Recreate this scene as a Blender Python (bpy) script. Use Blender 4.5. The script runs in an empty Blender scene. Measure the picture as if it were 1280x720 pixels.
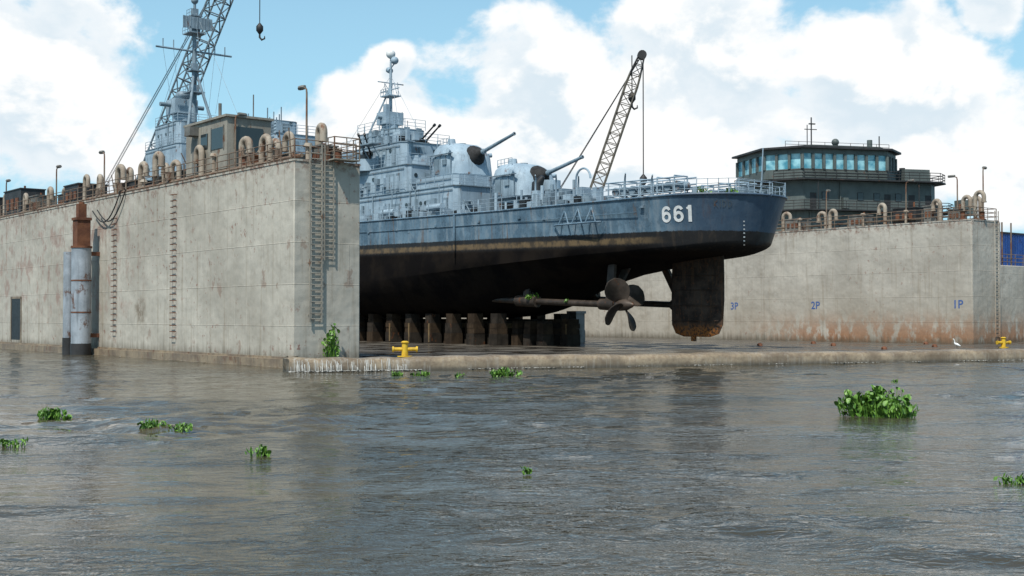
import bpy, math, random
from mathutils import Vector, Matrix, noise as mnoise
R=random.Random(7)
sc=bpy.context.scene
UX,UY=0.781,0.6245
AX,AY=-12.45,70.7
ANG=math.atan2(UY,UX)
# ------------------------------------------------------------ node helpers
class N:
    def __init__(s,nt): s.nt=nt; s.n=nt.nodes; s.l=nt.links
    def new(s,t,**k):
        x=s.n.new(t)
        for a,b in k.items(): setattr(x,a,b)
        return x
    def put(s,sock,v):
        if hasattr(v,'links') or hasattr(v,'is_linked'): s.l.new(v,sock)
        else:
            if sock.type=='RGBA' and len(v)==3: v=(*v,1)
            sock.default_value=v
    def map(s,vec,scale=(1,1,1),loc=(0,0,0)):
        m=s.new('ShaderNodeMapping'); s.put(m.inputs[0],vec); m.inputs['Scale'].default_value=scale; m.inputs['Location'].default_value=loc
        return m.outputs[0]
    def noise(s,vec,scale=1,detail=4,rough=.55,dist=0):
        m=s.new('ShaderNodeTexNoise'); s.put(m.inputs['Vector'],vec); m.inputs['Scale'].default_value=scale
        m.inputs['Detail'].default_value=detail; m.inputs['Roughness'].default_value=rough; m.inputs['Distortion'].default_value=dist
        return m.outputs[0]
    def math(s,op,a,b=0.0,clamp=False):
        m=s.new('ShaderNodeMath',operation=op); s.put(m.inputs[0],a); s.put(m.inputs[1],b); m.use_clamp=clamp; return m.outputs[0]
    def ss(s,x,lo,hi,a=0.0,b=1.0):
        m=s.new('ShaderNodeMapRange',interpolation_type='SMOOTHSTEP'); s.put(m.inputs[0],x)
        m.inputs[1].default_value=lo; m.inputs[2].default_value=hi; m.inputs[3].default_value=a; m.inputs[4].default_value=b; return m.outputs[0]
    def mix(s,f,a,b):
        m=s.new('ShaderNodeMix',data_type='RGBA'); s.put(m.inputs[0],f); s.put(m.inputs[6],a); s.put(m.inputs[7],b); return m.outputs[2]
    def sep(s,v):
        m=s.new('ShaderNodeSeparateXYZ'); s.put(m.inputs[0],v); return m.outputs
    def comb(s,x,y,z):
        m=s.new('ShaderNodeCombineXYZ'); s.put(m.inputs[0],x); s.put(m.inputs[1],y); s.put(m.inputs[2],z); return m.outputs[0]
    def bump(s,h,strength=.5,dist=.1,prev=None):
        m=s.new('ShaderNodeBump'); s.put(m.inputs['Height'],h); m.inputs['Strength'].default_value=strength; m.inputs['Distance'].default_value=dist
        if prev is not None: s.put(m.inputs['Normal'],prev)
        return m.outputs[0]
def newmat(name):
    m=bpy.data.materials.new(name); m.use_nodes=True
    h=N(m.node_tree); b=m.node_tree.nodes['Principled BSDF']
    tc=h.new('ShaderNodeTexCoord')
    return m,h,b,tc.outputs['Object']
RUST=(.16,.065,.028)
def pmat(name,col,col2=None,scale=.7,rough=.65,metal=0.,rust=0.,streak=.3,bump=.15,fine=9.,rcol=RUST,spec=.35):
    m,h,b,co=newmat(name)
    col2=col2 or tuple(c*.72 for c in col)
    n1=h.noise(co,scale,4,.6)
    c=h.mix(h.ss(n1,.35,.65),col,col2)
    if streak>0:
        n2=h.noise(h.map(co,(2.2,2.2,.18)),1.4,4,.6)
        c=h.mix(h.math('MULTIPLY',h.ss(n2,.5,.75),streak),c,tuple(x*.35 for x in col))
    n3=h.noise(co,fine,4,.65)
    c=h.mix(h.ss(n3,.3,.7,0,.22),c,tuple(x*.5 for x in col))
    if rust>0:
        n4=h.noise(h.map(co,(1.3,1.3,.7),(3,7,1)),1.1,7,.7)
        f=h.ss(n4,.66-rust*.28,.72-rust*.22)
        c=h.mix(h.math('MULTIPLY',f,.85),c,h.mix(n3,rcol,tuple(x*.45 for x in rcol)))
    h.put(b.inputs['Base Color'],c)
    h.put(b.inputs['Roughness'],h.ss(n3,.2,.8,max(rough-.12,.05),min(rough+.12,1)))
    b.inputs['Metallic'].default_value=metal
    b.inputs['Specular IOR Level'].default_value=spec
    if bump>0: h.put(b.inputs['Normal'],h.bump(n3,bump,.03))
    return m
# ------------------------------------------------------------ mesh builder
class MB:
    def __init__(s): s.v=[];s.f=[];s.m=[]
    def add(s,vs,fs,mi=0):
        o=len(s.v); s.v+= [tuple(v) for v in vs]
        for f in fs: s.f.append([i+o for i in f]); s.m.append(mi)
    def box(s,x0,x1,y0,y1,z0,z1,mi=0):
        s.add([(x0,y0,z0),(x1,y0,z0),(x1,y1,z0),(x0,y1,z0),(x0,y0,z1),(x1,y0,z1),(x1,y1,z1),(x0,y1,z1)],
          [(0,3,2,1),(4,5,6,7),(0,1,5,4),(1,2,6,5),(2,3,7,6),(3,0,4,7)],mi)
    def cbox(s,c,d,mi=0,rz=0.,rx=0.):
        M=Matrix.Rotation(rz,3,'Z')@Matrix.Rotation(rx,3,'X'); c=Vector(c); hx,hy,hz=d[0]/2,d[1]/2,d[2]/2
        vs=[c+M@Vector(p) for p in [(-hx,-hy,-hz),(hx,-hy,-hz),(hx,hy,-hz),(-hx,hy,-hz),(-hx,-hy,hz),(hx,-hy,hz),(hx,hy,hz),(-hx,hy,hz)]]
        s.add(vs,[(0,3,2,1),(4,5,6,7),(0,1,5,4),(1,2,6,5),(2,3,7,6),(3,0,4,7)],mi)
    def tube(s,pts,r,seg=8,mi=0,caps=True):
        pts=[Vector(p) for p in pts]; n=len(pts)
        rs=r if isinstance(r,(list,tuple)) else [r]*n
        rings=[];up=None
        for i,p in enumerate(pts):
            d=(pts[min(i+1,n-1)]-pts[max(i-1,0)])
            if d.length<1e-9: d=Vector((0,0,1))
            d.normalize()
            if up is None:
                up=Vector((0,0,1)) if abs(d.z)<.9 else Vector((1,0,0))
            a=d.cross(up)
            if a.length<1e-4: a=d.cross(Vector((0,1,0)))
            a.normalize(); b=a.cross(d); up=b.copy()
            rings.append([p+(a*math.cos(2*math.pi*k/seg)+b*math.sin(2*math.pi*k/seg))*rs[i] for k in range(seg)])
        vs=[q for ring in rings for q in ring]; fs=[]
        for i in range(n-1):
            for k in range(seg):
                k2=(k+1)%seg; fs.append((i*seg+k,i*seg+k2,(i+1)*seg+k2,(i+1)*seg+k))
        if caps: fs.append(tuple(reversed(range(seg)))); fs.append(tuple((n-1)*seg+k for k in range(seg)))
        s.add(vs,fs,mi)
    def prism(s,poly,z0,z1,mi=0,top=None,scale=1.):
        n=len(poly); cx=sum(p[0] for p in poly)/n; cy=sum(p[1] for p in poly)/n
        vs=[(x,y,z0) for x,y in poly]+[(cx+(x-cx)*scale,cy+(y-cy)*scale,z1) for x,y in poly]
        s.add(vs,[(i,(i+1)%n,n+(i+1)%n,n+i) for i in range(n)],mi)
        s.add(vs,[tuple(reversed(range(n))),tuple(range(n,2*n))],mi if top is None else top)
    def loft(s,rings,mi=0,cap=True):
        n=len(rings[0]); vs=[q for r in rings for q in r]; fs=[]
        for i in range(len(rings)-1):
            for k in range(n):
                k2=(k+1)%n; fs.append((i*n+k,i*n+k2,(i+1)*n+k2,(i+1)*n+k))
        if cap: fs.append(tuple(reversed(range(n)))); fs.append(tuple((len(rings)-1)*n+k for k in range(n)))
        s.add(vs,fs,mi)
    def ball(s,c,r,mi=0,sz=1.,seg=12):
        rings=[]
        for i in range(1,8):
            t=math.pi*i/8; rings.append([(c[0]+r*math.sin(t)*math.cos(2*math.pi*k/seg),c[1]+r*math.sin(t)*math.sin(2*math.pi*k/seg),c[2]-r*sz*math.cos(t)) for k in range(seg)])
        s.loft(rings,mi)
    def rail(s,pts,h=1.1,step=1.6,r=.028,n=3,mi=0,post=.035):
        for a,b in zip(pts[:-1],pts[1:]):
            a=Vector(a);b=Vector(b);L=(b-a).length;k=max(1,round(L/step))
            for i in range(k+1):
                p=a.lerp(b,i/k); s.tube([p,p+Vector((R.uniform(-.03,.03),R.uniform(-.03,.03),h))],post,5,mi)
            for j in range(n):
                z=Vector((0,0,h*(j+1)/n)); s.tube([a+z,b+z],r,5,mi)
    def truss(s,p0,p1,w0,w1,n,rc=.07,rd=.04,mi=0,mi2=None,side=Vector((0,0,1))):
        p0=Vector(p0);p1=Vector(p1);d=(p1-p0).normalized(); a=d.cross(side).normalized(); b=a.cross(d)
        mi2=mi if mi2 is None else mi2
        def W(t):
            if t<.12: return w0*.35+(w0*.65)*t/.12
            if t>.85: return w1+(w0-w1)*(1-t)/.15
            return w0
        R_=[]
        for i in range(n+1):
            t=i/n; w=W(t)/2; c=p0.lerp(p1,t); R_.append([c+a*w+b*w,c-a*w+b*w,c-a*w-b*w,c+a*w-b*w])
        for i in range(n):
            m=mi2 if i>=n-2 else mi
            for k in range(4):
                s.tube([R_[i][k],R_[i+1][k]],rc,5,m,False); k2=(k+1)%4
                s.tube([R_[i][k],R_[i+1][k2]] if i%2 else [R_[i][k2],R_[i+1][k]],rd,4,m,False)
                s.tube([R_[i][k],R_[i][k2]],rd,4,m,False)
    def obj(s,name,mats,parent=None,dock=False,loc=None,smooth=True,rz=0.):
        me=bpy.data.meshes.new(name); me.from_pydata(s.v,[],s.f)
        for m in (mats if isinstance(mats,(list,tuple)) else [mats]): me.materials.append(m)
        me.polygons.foreach_set('material_index',s.m)
        if smooth:
            me.polygons.foreach_set('use_smooth',[True]*len(s.f)); me.update()
            me.set_sharp_from_angle(angle=math.radians(38))
        me.update()
        o=bpy.data.objects.new(name,me); sc.collection.objects.link(o)
        if dock: o.location=(AX,AY,0); o.rotation_euler=(0,0,ANG)
        if loc: o.location=loc; o.rotation_euler=(0,0,rz)
        if parent: o.parent=parent
        return o
def empty(name,loc=(0,0,0),rz=0.):
    e=bpy.data.objects.new(name,None); e.location=loc; e.rotation_euler=(0,0,rz); sc.collection.objects.link(e); return e
def D(t,s,z=0.):
    return Vector((AX+UX*t-UY*s, AY+UY*t+UX*s, z))
def lerp(a,b,t): return a+(b-a)*t
def interp(tab,x):
    if x<=tab[0][0]: return tab[0][1]
    for (a,va),(b,vb) in zip(tab[:-1],tab[1:]):
        if x<=b: return va+(vb-va)*(x-a)/(b-a)
    return tab[-1][1]
# ------------------------------------------------------------ materials
def wall_mat(name,base,rustbase=0.,rustamt=.5,patchy=False):
    m,h,b,co=newmat(name); x,y,z=h.sep(co)[:3]
    hv=h.comb(h.math('ADD',x,y),z,0.0)
    br=h.new('ShaderNodeTexBrick'); h.put(br.inputs['Vector'],hv)
    br.inputs['Scale'].default_value=1; br.inputs['Brick Width'].default_value=7.3; br.inputs['Row Height'].default_value=2.4; br.inputs['Mortar Size'].default_value=.03; br.inputs['Mortar Smooth'].default_value=.6
    br.inputs['Color1'].default_value=(0.2,.2,.2,1); br.inputs['Color2'].default_value=(.8,.8,.8,1)
    plate=br.outputs['Color']; seam=br.outputs['Fac']
    big=h.noise(co,.16,4,.6); med=h.noise(co,.9,5,.65); fine=h.noise(co,7,5,.7)
    c=h.mix(h.ss(big,.35,.68),base,(base[0]*.74,base[1]*.73,base[2]*.72))
    c=h.mix(h.math('MULTIPLY',plate,.2),c,(base[0]*.62,base[1]*.64,base[2]*.68))
    c=h.mix(h.ss(med,.48,.75,0,.55),c,(base[0]*.58,base[1]*.56,base[2]*.54))
    st=h.noise(h.map(hv,(1.6,.09,1)),1.3,5,.65)
    c=h.mix(h.ss(st,.50,.72,0,.6),c,(base[0]*.5,base[1]*.44,base[2]*.38))
    c=h.mix(h.ss(h.noise(h.map(hv,(2.4,.12,1),(9,4,0)),1.1,4,.6),.6,.8,0,.45),c,(base[0]*1.3,base[1]*1.3,base[2]*1.3))
    c=h.mix(h.ss(fine,.3,.75,0,.18),c,(base[0]*.5,base[1]*.48,base[2]*.45))
    c=h.mix(h.math('MULTIPLY',h.math('MULTIPLY',seam,h.ss(med,.35,.6)),.35),c,(base[0]*.5,base[1]*.47,base[2]*.45))
    chips=h.noise(h.map(hv,(1.,.8,1),(5,2,0)),2.2,7,.72)
    area=h.noise(h.map(hv,(1,1,1),(31,12,0)),.13,3,.5)
    f=h.math('MULTIPLY',h.ss(chips,.58,.64),h.ss(area,.46,.6,0,rustamt))
    c=h.mix(f,c,(.20,.095,.07))
    if patchy:
        blot=h.noise(h.map(hv,(1.,.6,1),(11,5,0)),.8,6,.68)
        reg=h.math('MULTIPLY',h.math('MULTIPLY',h.ss(y,18,30),h.ss(y,75,52)),h.math('MULTIPLY',h.ss(z,2,4.5),h.ss(z,12.2,10.)))
        c=h.mix(h.math('MULTIPLY',h.ss(blot,.50,.60,0,.55),reg),c,(.26,.155,.125))
        c=h.mix(h.math('MULTIPLY',h.ss(blot,.60,.66,0,.55),h.ss(y,70,10)),c,(.20,.125,.09))
        sp=h.math('MULTIPLY',h.ss(h.math('ABSOLUTE',h.math('SUBTRACT',y,22.5)),1.5,.2),h.ss(h.math('ABSOLUTE',h.math('SUBTRACT',z,3.3)),1.6,.2))
        c=h.mix(h.math('MULTIPLY',sp,h.ss(med,.35,.6,0,.8)),c,(.12,.085,.05))
        for yy0 in (16.5,27.2):
            rs=h.ss(h.math('ABSOLUTE',h.math('SUBTRACT',y,yy0)),.7,.1); c=h.mix(h.math('MULTIPLY',rs,h.ss(chips,.44,.6,0,.45)),c,(.17,.09,.06))
    chips2=h.noise(h.map(hv,(1.,.5,1),(15,22,0)),3.4,6,.75)
    c=h.mix(h.ss(chips2,.65,.70,0,.7),c,(.12,.07,.05))
    tope=h.math('MULTIPLY',h.ss(z,10.9,12.0),h.ss(chips,.47,.58,0,.75)); c=h.mix(tope,c,(.15,.07,.045))
    if rustbase>0:
        rr=h.math('MULTIPLY',h.ss(z,4.2,.6),h.ss(h.noise(h.map(hv,(.6,.3,1),(2,2,0)),1.5,7,.72),.40,.54))
        near=h.ss(y,rustbase*1.35,rustbase*.6)
        c=h.mix(h.math('MULTIPLY',h.math('MULTIPLY',rr,near),.95),c,h.mix(fine,(.42,.15,.035),(.12,.05,.025)))
        c=h.mix(h.math('MULTIPLY',h.ss(z,7.5,2.5,0,.4),h.ss(big,.3,.7,.4,1.)),c,(base[0]*.6,base[1]*.55,base[2]*.48))
    sl=h.ss(h.math('ADD',z,h.math('MULTIPLY',h.math('SUBTRACT',st,.5),-1.6)),1.3,.1)
    c=h.mix(h.math('MULTIPLY',sl,.85),c,(.075,.065,.045))
    h.put(b.inputs['Base Color'],c); b.inputs['Roughness'].default_value=.72; b.inputs['Specular IOR Level'].default_value=.3
    dents=h.noise(h.map(hv,(1,1,1),(4,4,0)),.75,2,.5)
    hh_=h.math('ADD',h.math('MULTIPLY',dents,.10),h.math('ADD',h.math('MULTIPLY',seam,.014),h.math('MULTIPLY',fine,.006)))
    h.put(b.inputs['Normal'],h.bump(hh_,1.,1.)); return m
M_wallL=wall_mat('dock_paint_near',(.47,.44,.375),rustamt=.8,patchy=True)
M_wallR=wall_mat('dock_paint_far',(.47,.44,.38),rustbase=24,rustamt=.6)
M_lip=pmat('wet_rusty_steel',(.27,.21,.14),(.16,.12,.085),.8,.5,0,.35,.7,.3,6)
M_floor,hh,bb,co=newmat('wet_deck')
nn=hh.noise(co,.35,6,.65); n2=hh.noise(co,4,4,.6)
hh.put(bb.inputs['Base Color'],hh.mix(hh.ss(nn,.4,.6),(.035,.03,.025),(.085,.073,.056))); hh.put(bb.inputs['Roughness'],hh.ss(nn,.42,.58,.12,.6)); hh.put(bb.inputs['Normal'],hh.bump(n2,.15,.04))
M_rustpipe=pmat('rusty_beige_pipe',(.34,.295,.235),(.23,.18,.135),1.2,.7,0,.4,.6,.2)
M_rail=pmat('rusty_rail',(.13,.09,.065),(.2,.16,.12),1.5,.75,0,.5,.2,0)
M_rust=pmat('rust',(.17,.07,.035),(.09,.035,.02),1.5,.85,0,.3,.4,.4)
M_darksteel=pmat('dark_steel',(.035,.035,.036),(.02,.02,.02),1,.6,0,.15,.2,0)
M_greymach=pmat('grey_machinery',(.17,.165,.15),(.1,.1,.09),1,.65,0,.35,.4,.2)
M_beigehouse=pmat('beige_house',(.29,.27,.225),(.21,.195,.165),.8,.7,0,.3,.5,.15)
M_pile=pmat('galvanised_pile',(.38,.42,.46),(.25,.28,.31),.6,.5,.2,.35,.7,.2)
M_yellow=pmat('yellow_paint',(.62,.4,.03),(.45,.27,.02),2,.55,0,.35,.3,.2)
M_haze=pmat('haze_grey_paint',(.32,.41,.475),(.225,.30,.36),.5,.6,0,.22,.7,.15)
M_haze2=pmat('haze_grey_paint_weathered',(.215,.285,.335),(.13,.18,.215),.6,.6,0,.25,.6,.2)
M_deck=pmat('deck_grey',(.08,.1,.115),(.05,.06,.07),.6,.8,0,.3,.1,.2)
M_gun=pmat('gun_black',(.022,.024,.026),(.012,.012,.013),2,.5,0,0,.1,0)
M_canvas=pmat('dark_canvas',(.03,.03,.03),(.015,.015,.015),1.5,.9,0,0,.2,.5,4)
M_bronze=pmat('weathered_bronze',(.075,.057,.045),(.035,.028,.022),1.,.5,.25,.3,.3,.3)
M_glass,hh,bb,co=newmat('dark_glass'); bb.inputs['Base Color'].default_value=(.02,.03,.035,1); bb.inputs['Roughness'].default_value=.08
M_teal,hh,bb,co=newmat('glass_painted_reflection')
hh.put(bb.inputs['Base Color'],hh.mix(hh.ss(hh.noise(co,.6,3),.35,.65),(.05,.22,.3),(.3,.56,.62))); bb.inputs['Roughness'].default_value=.12  # teal reflection on the panes is put into the base colour
M_white=pmat('white_paint',(.75,.76,.75),(.62,.63,.62),3,.6,0,0,.1,.1)
M_blue=pmat('blue_paint',(.02,.07,.26),(.015,.05,.18),1,.5,0,.1,.2,.1)
M_bluew=pmat('faded_blue_marking',(.04,.10,.30),(.08,.14,.30),3,.7,0,.1,.3,0)
M_house=pmat('dark_green_grey_paint',(.105,.125,.118),(.075,.09,.085),.5,.55,0,.12,.5,.12)
M_wood=pmat('timber',(.055,.038,.024),(.028,.02,.014),1.2,.9,0,0,.5,.4,spec=.1)
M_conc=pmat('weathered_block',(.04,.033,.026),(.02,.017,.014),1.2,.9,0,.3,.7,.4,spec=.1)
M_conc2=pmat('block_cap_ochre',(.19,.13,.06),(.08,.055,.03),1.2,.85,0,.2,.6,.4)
M_post=pmat('pale_guide_post',(.3,.3,.28),(.2,.2,.18),1.2,.85,0,.2,.6,.4)
M_cranes=pmat('crane_grey',(.16,.14,.11),(.09,.08,.065),.5,.6,0,.25,.3,0)
M_craneb=pmat('crane_blue_grey',(.13,.17,.19),(.08,.1,.12),.5,.6,0,.15,.3,0)
def leafmat(name,a,b2):
    m,h,b,co=newmat(name); h.put(b.inputs['Base Color'],h.mix(h.ss(h.noise(co,4,3),.35,.65),a,b2)); b.inputs['Roughness'].default_value=.5
    return m
M_leaf=leafmat('hyacinth_leaf',(.045,.12,.012),(.12,.24,.03))
M_tree=leafmat('tree_leaf',(.03,.07,.015),(.06,.1,.025))
# hull paint
M_hull,h,b,co=newmat('hull_paint'); x,y,z=h.sep(co)[:3]
n1=h.noise(co,.35,5,.6); n3=h.noise(co,6,5,.7); nm_=h.noise(h.map(co,(1,1,.7),(4,1,2)),1.1,6,.68)
st=h.noise(h.map(co,(1.8,1.8,.1)),1.2,5,.65); st2=h.noise(h.map(co,(.9,.9,.05),(7,3,1)),1.6,5,.7)
blue=h.mix(h.ss(n1,.38,.62),(.125,.20,.262),(.075,.13,.18))
blue=h.mix(h.ss(st,.48,.68,0,.7),blue,(.21,.26,.295))
blue=h.mix(h.ss(nm_,.50,.60,0,.5),blue,(.06,.10,.135))
blue=h.mix(h.ss(nm_,.46,.38,0,.4),blue,(.22,.265,.295))
blue=h.mix(h.ss(st2,.58,.70,0,.8),blue,(.15,.085,.04))
blue=h.mix(h.math('MULTIPLY',h.ss(n3,.52,.66,0,.6),h.ss(n1,.42,.58)),blue,(.025,.04,.055))
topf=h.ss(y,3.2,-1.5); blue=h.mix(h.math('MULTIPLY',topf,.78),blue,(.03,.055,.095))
lev=h.math('SUBTRACT',z,h.math('MULTIPLY',y,.017))
lev=h.math('ADD',lev,h.math('MULTIPLY',h.math('SUBTRACT',n3,.5),.3))
boot=h.mix(h.ss(st,.5,.7,0,.5),(.016,.016,.017),(.06,.045,.032))
rustb=h.mix(n3,(.24,.17,.085),(.08,.05,.03))
bottom=h.mix(h.ss(n1,.4,.6),(.014,.011,.009),(.007,.006,.006))
c=h.mix(h.ss(lev,9.30,9.22),blue,boot)
fwd=h.ss(y,1.,5)
rb=h.math('MULTIPLY',h.math('MULTIPLY',h.ss(lev,8.95,8.75),h.ss(lev,8.3,8.5)),fwd)
c=h.mix(h.math('MULTIPLY',h.ss(lev,8.45,8.2),fwd),c,bottom); c=h.mix(h.ss(lev,8.0,7.7),c,bottom)
c=h.mix(h.math('MULTIPLY',rb,h.ss(nm_,.4,.55,.3,.9)),c,rustb)
h.put(b.inputs['Base Color'],c); h.put(b.inputs['Roughness'],h.ss(lev,8.6,8.0,.48,.9)); h.put(b.inputs['Specular IOR Level'],h.ss(lev,8.6,8.0,.4,.05))
hb=h.math('ADD',h.math('MULTIPLY',h.noise(h.map(co,(1,1,.6)),.8,2,.5),.08),h.math('MULTIPLY',n3,.006)); h.put(b.inputs['Normal'],h.bump(hb,1,1))
# water
M_water,h,b,co=newmat('river_water')
a2=h.noise(h.map(co,(.55,1.25,1)),1,3,.55,.8); a3=h.noise(h.map(co,(2.6,5.0,1)),1,3,.6,.6)
patch=h.noise(h.map(co,(.03,.09,1),(2,3,0)),1,4,.6)
h.put(b.inputs['Base Color'],h.mix(h.ss(patch,.35,.65),(.072,.060,.038),(.040,.036,.024)))
b.inputs['IOR'].default_value=1.33; b.inputs['Roughness'].default_value=.04; b.inputs['Specular IOR Level'].default_value=.5
b.inputs['Specular Tint'].default_value=(1,.97,.90,1)
yy=h.sep(co)[1]; farf=h.ss(yy,28,75,.2,1.)
hw=h.math('ADD',h.math('MULTIPLY',h.math('MULTIPLY',a2,farf),.20),h.math('MULTIPLY',h.math('MULTIPLY',a3,h.ss(patch,.35,.6,.3,1.)),.042))
h.put(b.inputs['Normal'],h.bump(hw,1,1))
# ------------------------------------------------------------ water surface with real waves
xs=[0.]; 
while xs[-1]<78: xs.append(xs[-1]+.13*(1+(xs[-1]/9)**1.25))
xs=[-q for q in xs[:0:-1]]+xs
ys=[9.]
while ys[-1]<128: ys.append(ys[-1]+.065*(ys[-1]/12)**1.25)
X0,X1,Y0,Y1=xs[0],xs[-1],ys[0],ys[-1]
V=[];nx=len(xs)
nz=mnoise.noise
for j,yv in enumerate(ys):
    f3=max(0,min(1,(36-yv)/16)); f2=max(0,min(1,(85-yv)/35)); ey=min(1,(yv-Y0)/2,(Y1-yv)/8)
    for xv in xs:
        e=max(0,min(ey,(xv-X0)/8,(X1-xv)/8))
        if e<=0: V.append((xv,yv,0)); continue
        g=.28+1.35*max(0,nz((xv*.06+4,yv*.13,7.))+.28)
        wx=xv+1.8*nz((xv*.15,yv*.25,3.)); wy=yv+1.2*nz((xv*.2,yv*.3,9.))
        hgt=.10*nz((wx*.22,wy*.42,0.))+.10*nz((wx*.55,wy*1.15,1.5))*g
        if f2>0: hgt+=.044*nz((wx*1.2+5,wy*2.5,4.))*g*f2
        if f3>0: hgt+=.013*nz((wx*3.1,wy*6.2,2.))*g*f3
        V.append((xv,yv,hgt*e))
F=[(j*nx+i,j*nx+i+1,(j+1)*nx+i+1,(j+1)*nx+i) for j in range(len(ys)-1) for i in range(nx-1)]
mb=MB(); mb.v=V; mb.f=[list(f) for f in F]; mb.m=[0]*len(F)
for x0,x1,y0,y1 in ((-3000,3000,-400,Y0),(-3000,3000,Y1,5000),(-3000,X0,Y0,Y1),(X1,3000,Y0,Y1)): mb.add([(x0,y0,0),(x1,y0,0),(x1,y1,0),(x0,y1,0)],[(0,1,2,3)])
wo=mb.obj('river_water',M_water,smooth=False); wo.data.polygons.foreach_set('use_smooth',[True]*len(mb.f))
mb=MB(); xb=[-3000+i*200 for i in range(31)]
mb.prism([(-3000,640),*[(x,600+25*math.sin(x*.004)) for x in xb],(3000,4900),(-3000,4900)],-1,2.5)
mb.obj('river_bank_ground',pmat('bank_soil',(.12,.1,.06),(.07,.08,.04),.05,.9,0,0,0,.1))
mb=MB()
for i in range(5200):
    x=R.uniform(-900,900); hgt=9+4*math.sin(x*.03)+3*math.sin(x*.11+1)
    z=2.5+R.random()**.7*hgt; y=650+R.uniform(0,30)
    s=R.uniform(1,2.4); nrm=Vector((R.uniform(-1,1),R.uniform(-1,.2),R.uniform(0,1))).normalized(); q=nrm.to_track_quat('Z','Y').to_matrix()
    mb.add([Vector((x,y,z))+q@Vector(p)*s for p in [(-1,-.6,0),(.2,-1,.1),(1,.3,0),(.1,1,-.1),(-.9,.5,0)]],[(0,1,2,3,4)])
mb.obj('distant_trees',M_tree,smooth=False)
# ------------------------------------------------------------ DOCK
dock=empty('floating_drydock',(AX,AY,0),ANG)
def bevel(o,w=.06,seg=2):
    m=o.modifiers.new('bevel','BEVEL'); m.width=w; m.segments=seg; m.limit_method='ANGLE'
L_=170
mb=MB(); mb.box(0,4.4,0,L_,-1.5,12.0); o=mb.obj('near_wing_wall',M_wallL,dock); bevel(o)
mb=MB(); mb.box(70.4,75.2,0,L_,-1.5,12.0); o=mb.obj('far_wing_wall',M_wallR,dock); bevel(o)
mb=MB(); mb.box(75.203,97,2.5,L_,-1.5,8.0); o=mb.obj('outer_sponson',M_wallR,dock); bevel(o)
mb=MB(); lip0=(-2.9,-4.8); lip1=(50,-22.0)
dlip=Vector((lip1[0]-lip0[0],lip1[1]-lip0[1],0)).normalized(); nl=Vector((-dlip.y,dlip.x,0))
a=Vector((*lip0,0));b_=Vector((*lip1,0))
mb.prism([(a+nl*1.6)[:2],(b_+nl*1.6)[:2],(97,2.0),(97,2.49),(75.21,2.49),(75.21,-.01),(70.39,-.01),(70.39,-.005),(4.41,-.005),(0.2,-.01)],-1.5,.38)
mb.prism([(4.405,-.004),(70.395,-.004),(70.395,L_),(4.405,L_)],-1.5,.37)
mb.obj('pontoon_deck',M_floor,dock)
mb=MB(); nseg=90; prof=[(0,-.6),(0,.45),(.06,.62),(.2,.72),(.45,.76),(1.7,.74),(1.75,.3)]
rings=[]
for i in range(nseg+1):
    p=a.lerp(b_,i/nseg); wob=.03*math.sin(i*1.7)+R.uniform(-.02,.02); dip=-.05*max(0,math.sin(i*.23))
    rings.append([p+nl*(q[0]+wob)+Vector((0,0,q[1]+wob+(dip if q[1]>.4 else 0))) for q in prof])
mb.loft(rings); 
mb.prism([(a)[:2],(a+nl*1.75)[:2],(.3,-.02),(-.35,-.02)],-.6,.7)
M_liprun,h,b,co=newmat('lip_with_running_water'); 
n=h.noise(co,.6,5,.6); n5=h.noise(co,5,5,.7); x,y,z=h.sep(co)[:3]
stv=h.noise(h.map(co,(6,6,.35)),1,6,.75); big=h.noise(co,1.3,3,.5)
c=h.mix(h.ss(n,.35,.62),(.30,.235,.155),(.15,.115,.075)); c=h.mix(h.ss(n5,.4,.7,0,.5),c,(.1,.06,.035))
c=h.mix(h.math('MULTIPLY',h.ss(z,.35,.0),.8),c,(.04,.035,.025))
fo=h.math('MULTIPLY',h.math('MULTIPLY',h.ss(stv,.46,.66),h.ss(big,.38,.55)),h.ss(x,7.,-1,.2,.6)); c=h.mix(fo,c,(.42,.42,.39))
h.put(b.inputs['Base Color'],c); h.put(b.inputs['Roughness'],h.ss(n,.3,.7,.2,.6)); h.put(b.inputs['Normal'],h.bump(n5,.4,.04))
mb.obj('pontoon_sill',M_liprun,dock)
mb=MB(); mb.box(-.45,-.003,.0,L_,-.6,.5,0); mb.box(-.12,-.002,0,L_,.5,.62,0); mb.obj('fender_strip',M_lip,dock)
M_foam,h,b,co=newmat('water_foam'); h.put(b.inputs['Base Color'],h.mix(h.noise(co,3,3),(.52,.52,.49),(.3,.29,.26))); b.inputs['Roughness'].default_value=.6
mb=MB()
for i in range(1300):
    if i<300: u=R.random()*.13; off=abs(R.gauss(0,.34)); sz=R.uniform(.02,.07)
    else:
        u=R.random()*.98; off=abs(R.gauss(0,.15)); sz=R.uniform(.015,.05)
        if math.sin(u*31)+math.sin(u*73)<-.4+R.random()*.6: continue
    p=a.lerp(b_,u)-nl*(.03+off)
    mb.add([Vector((p.x+sz*2*math.cos(k*1.257),p.y+sz*math.sin(k*1.257),.045+R.uniform(0,.04))) for k in range(5)],[(0,1,2,3,4)])
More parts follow.
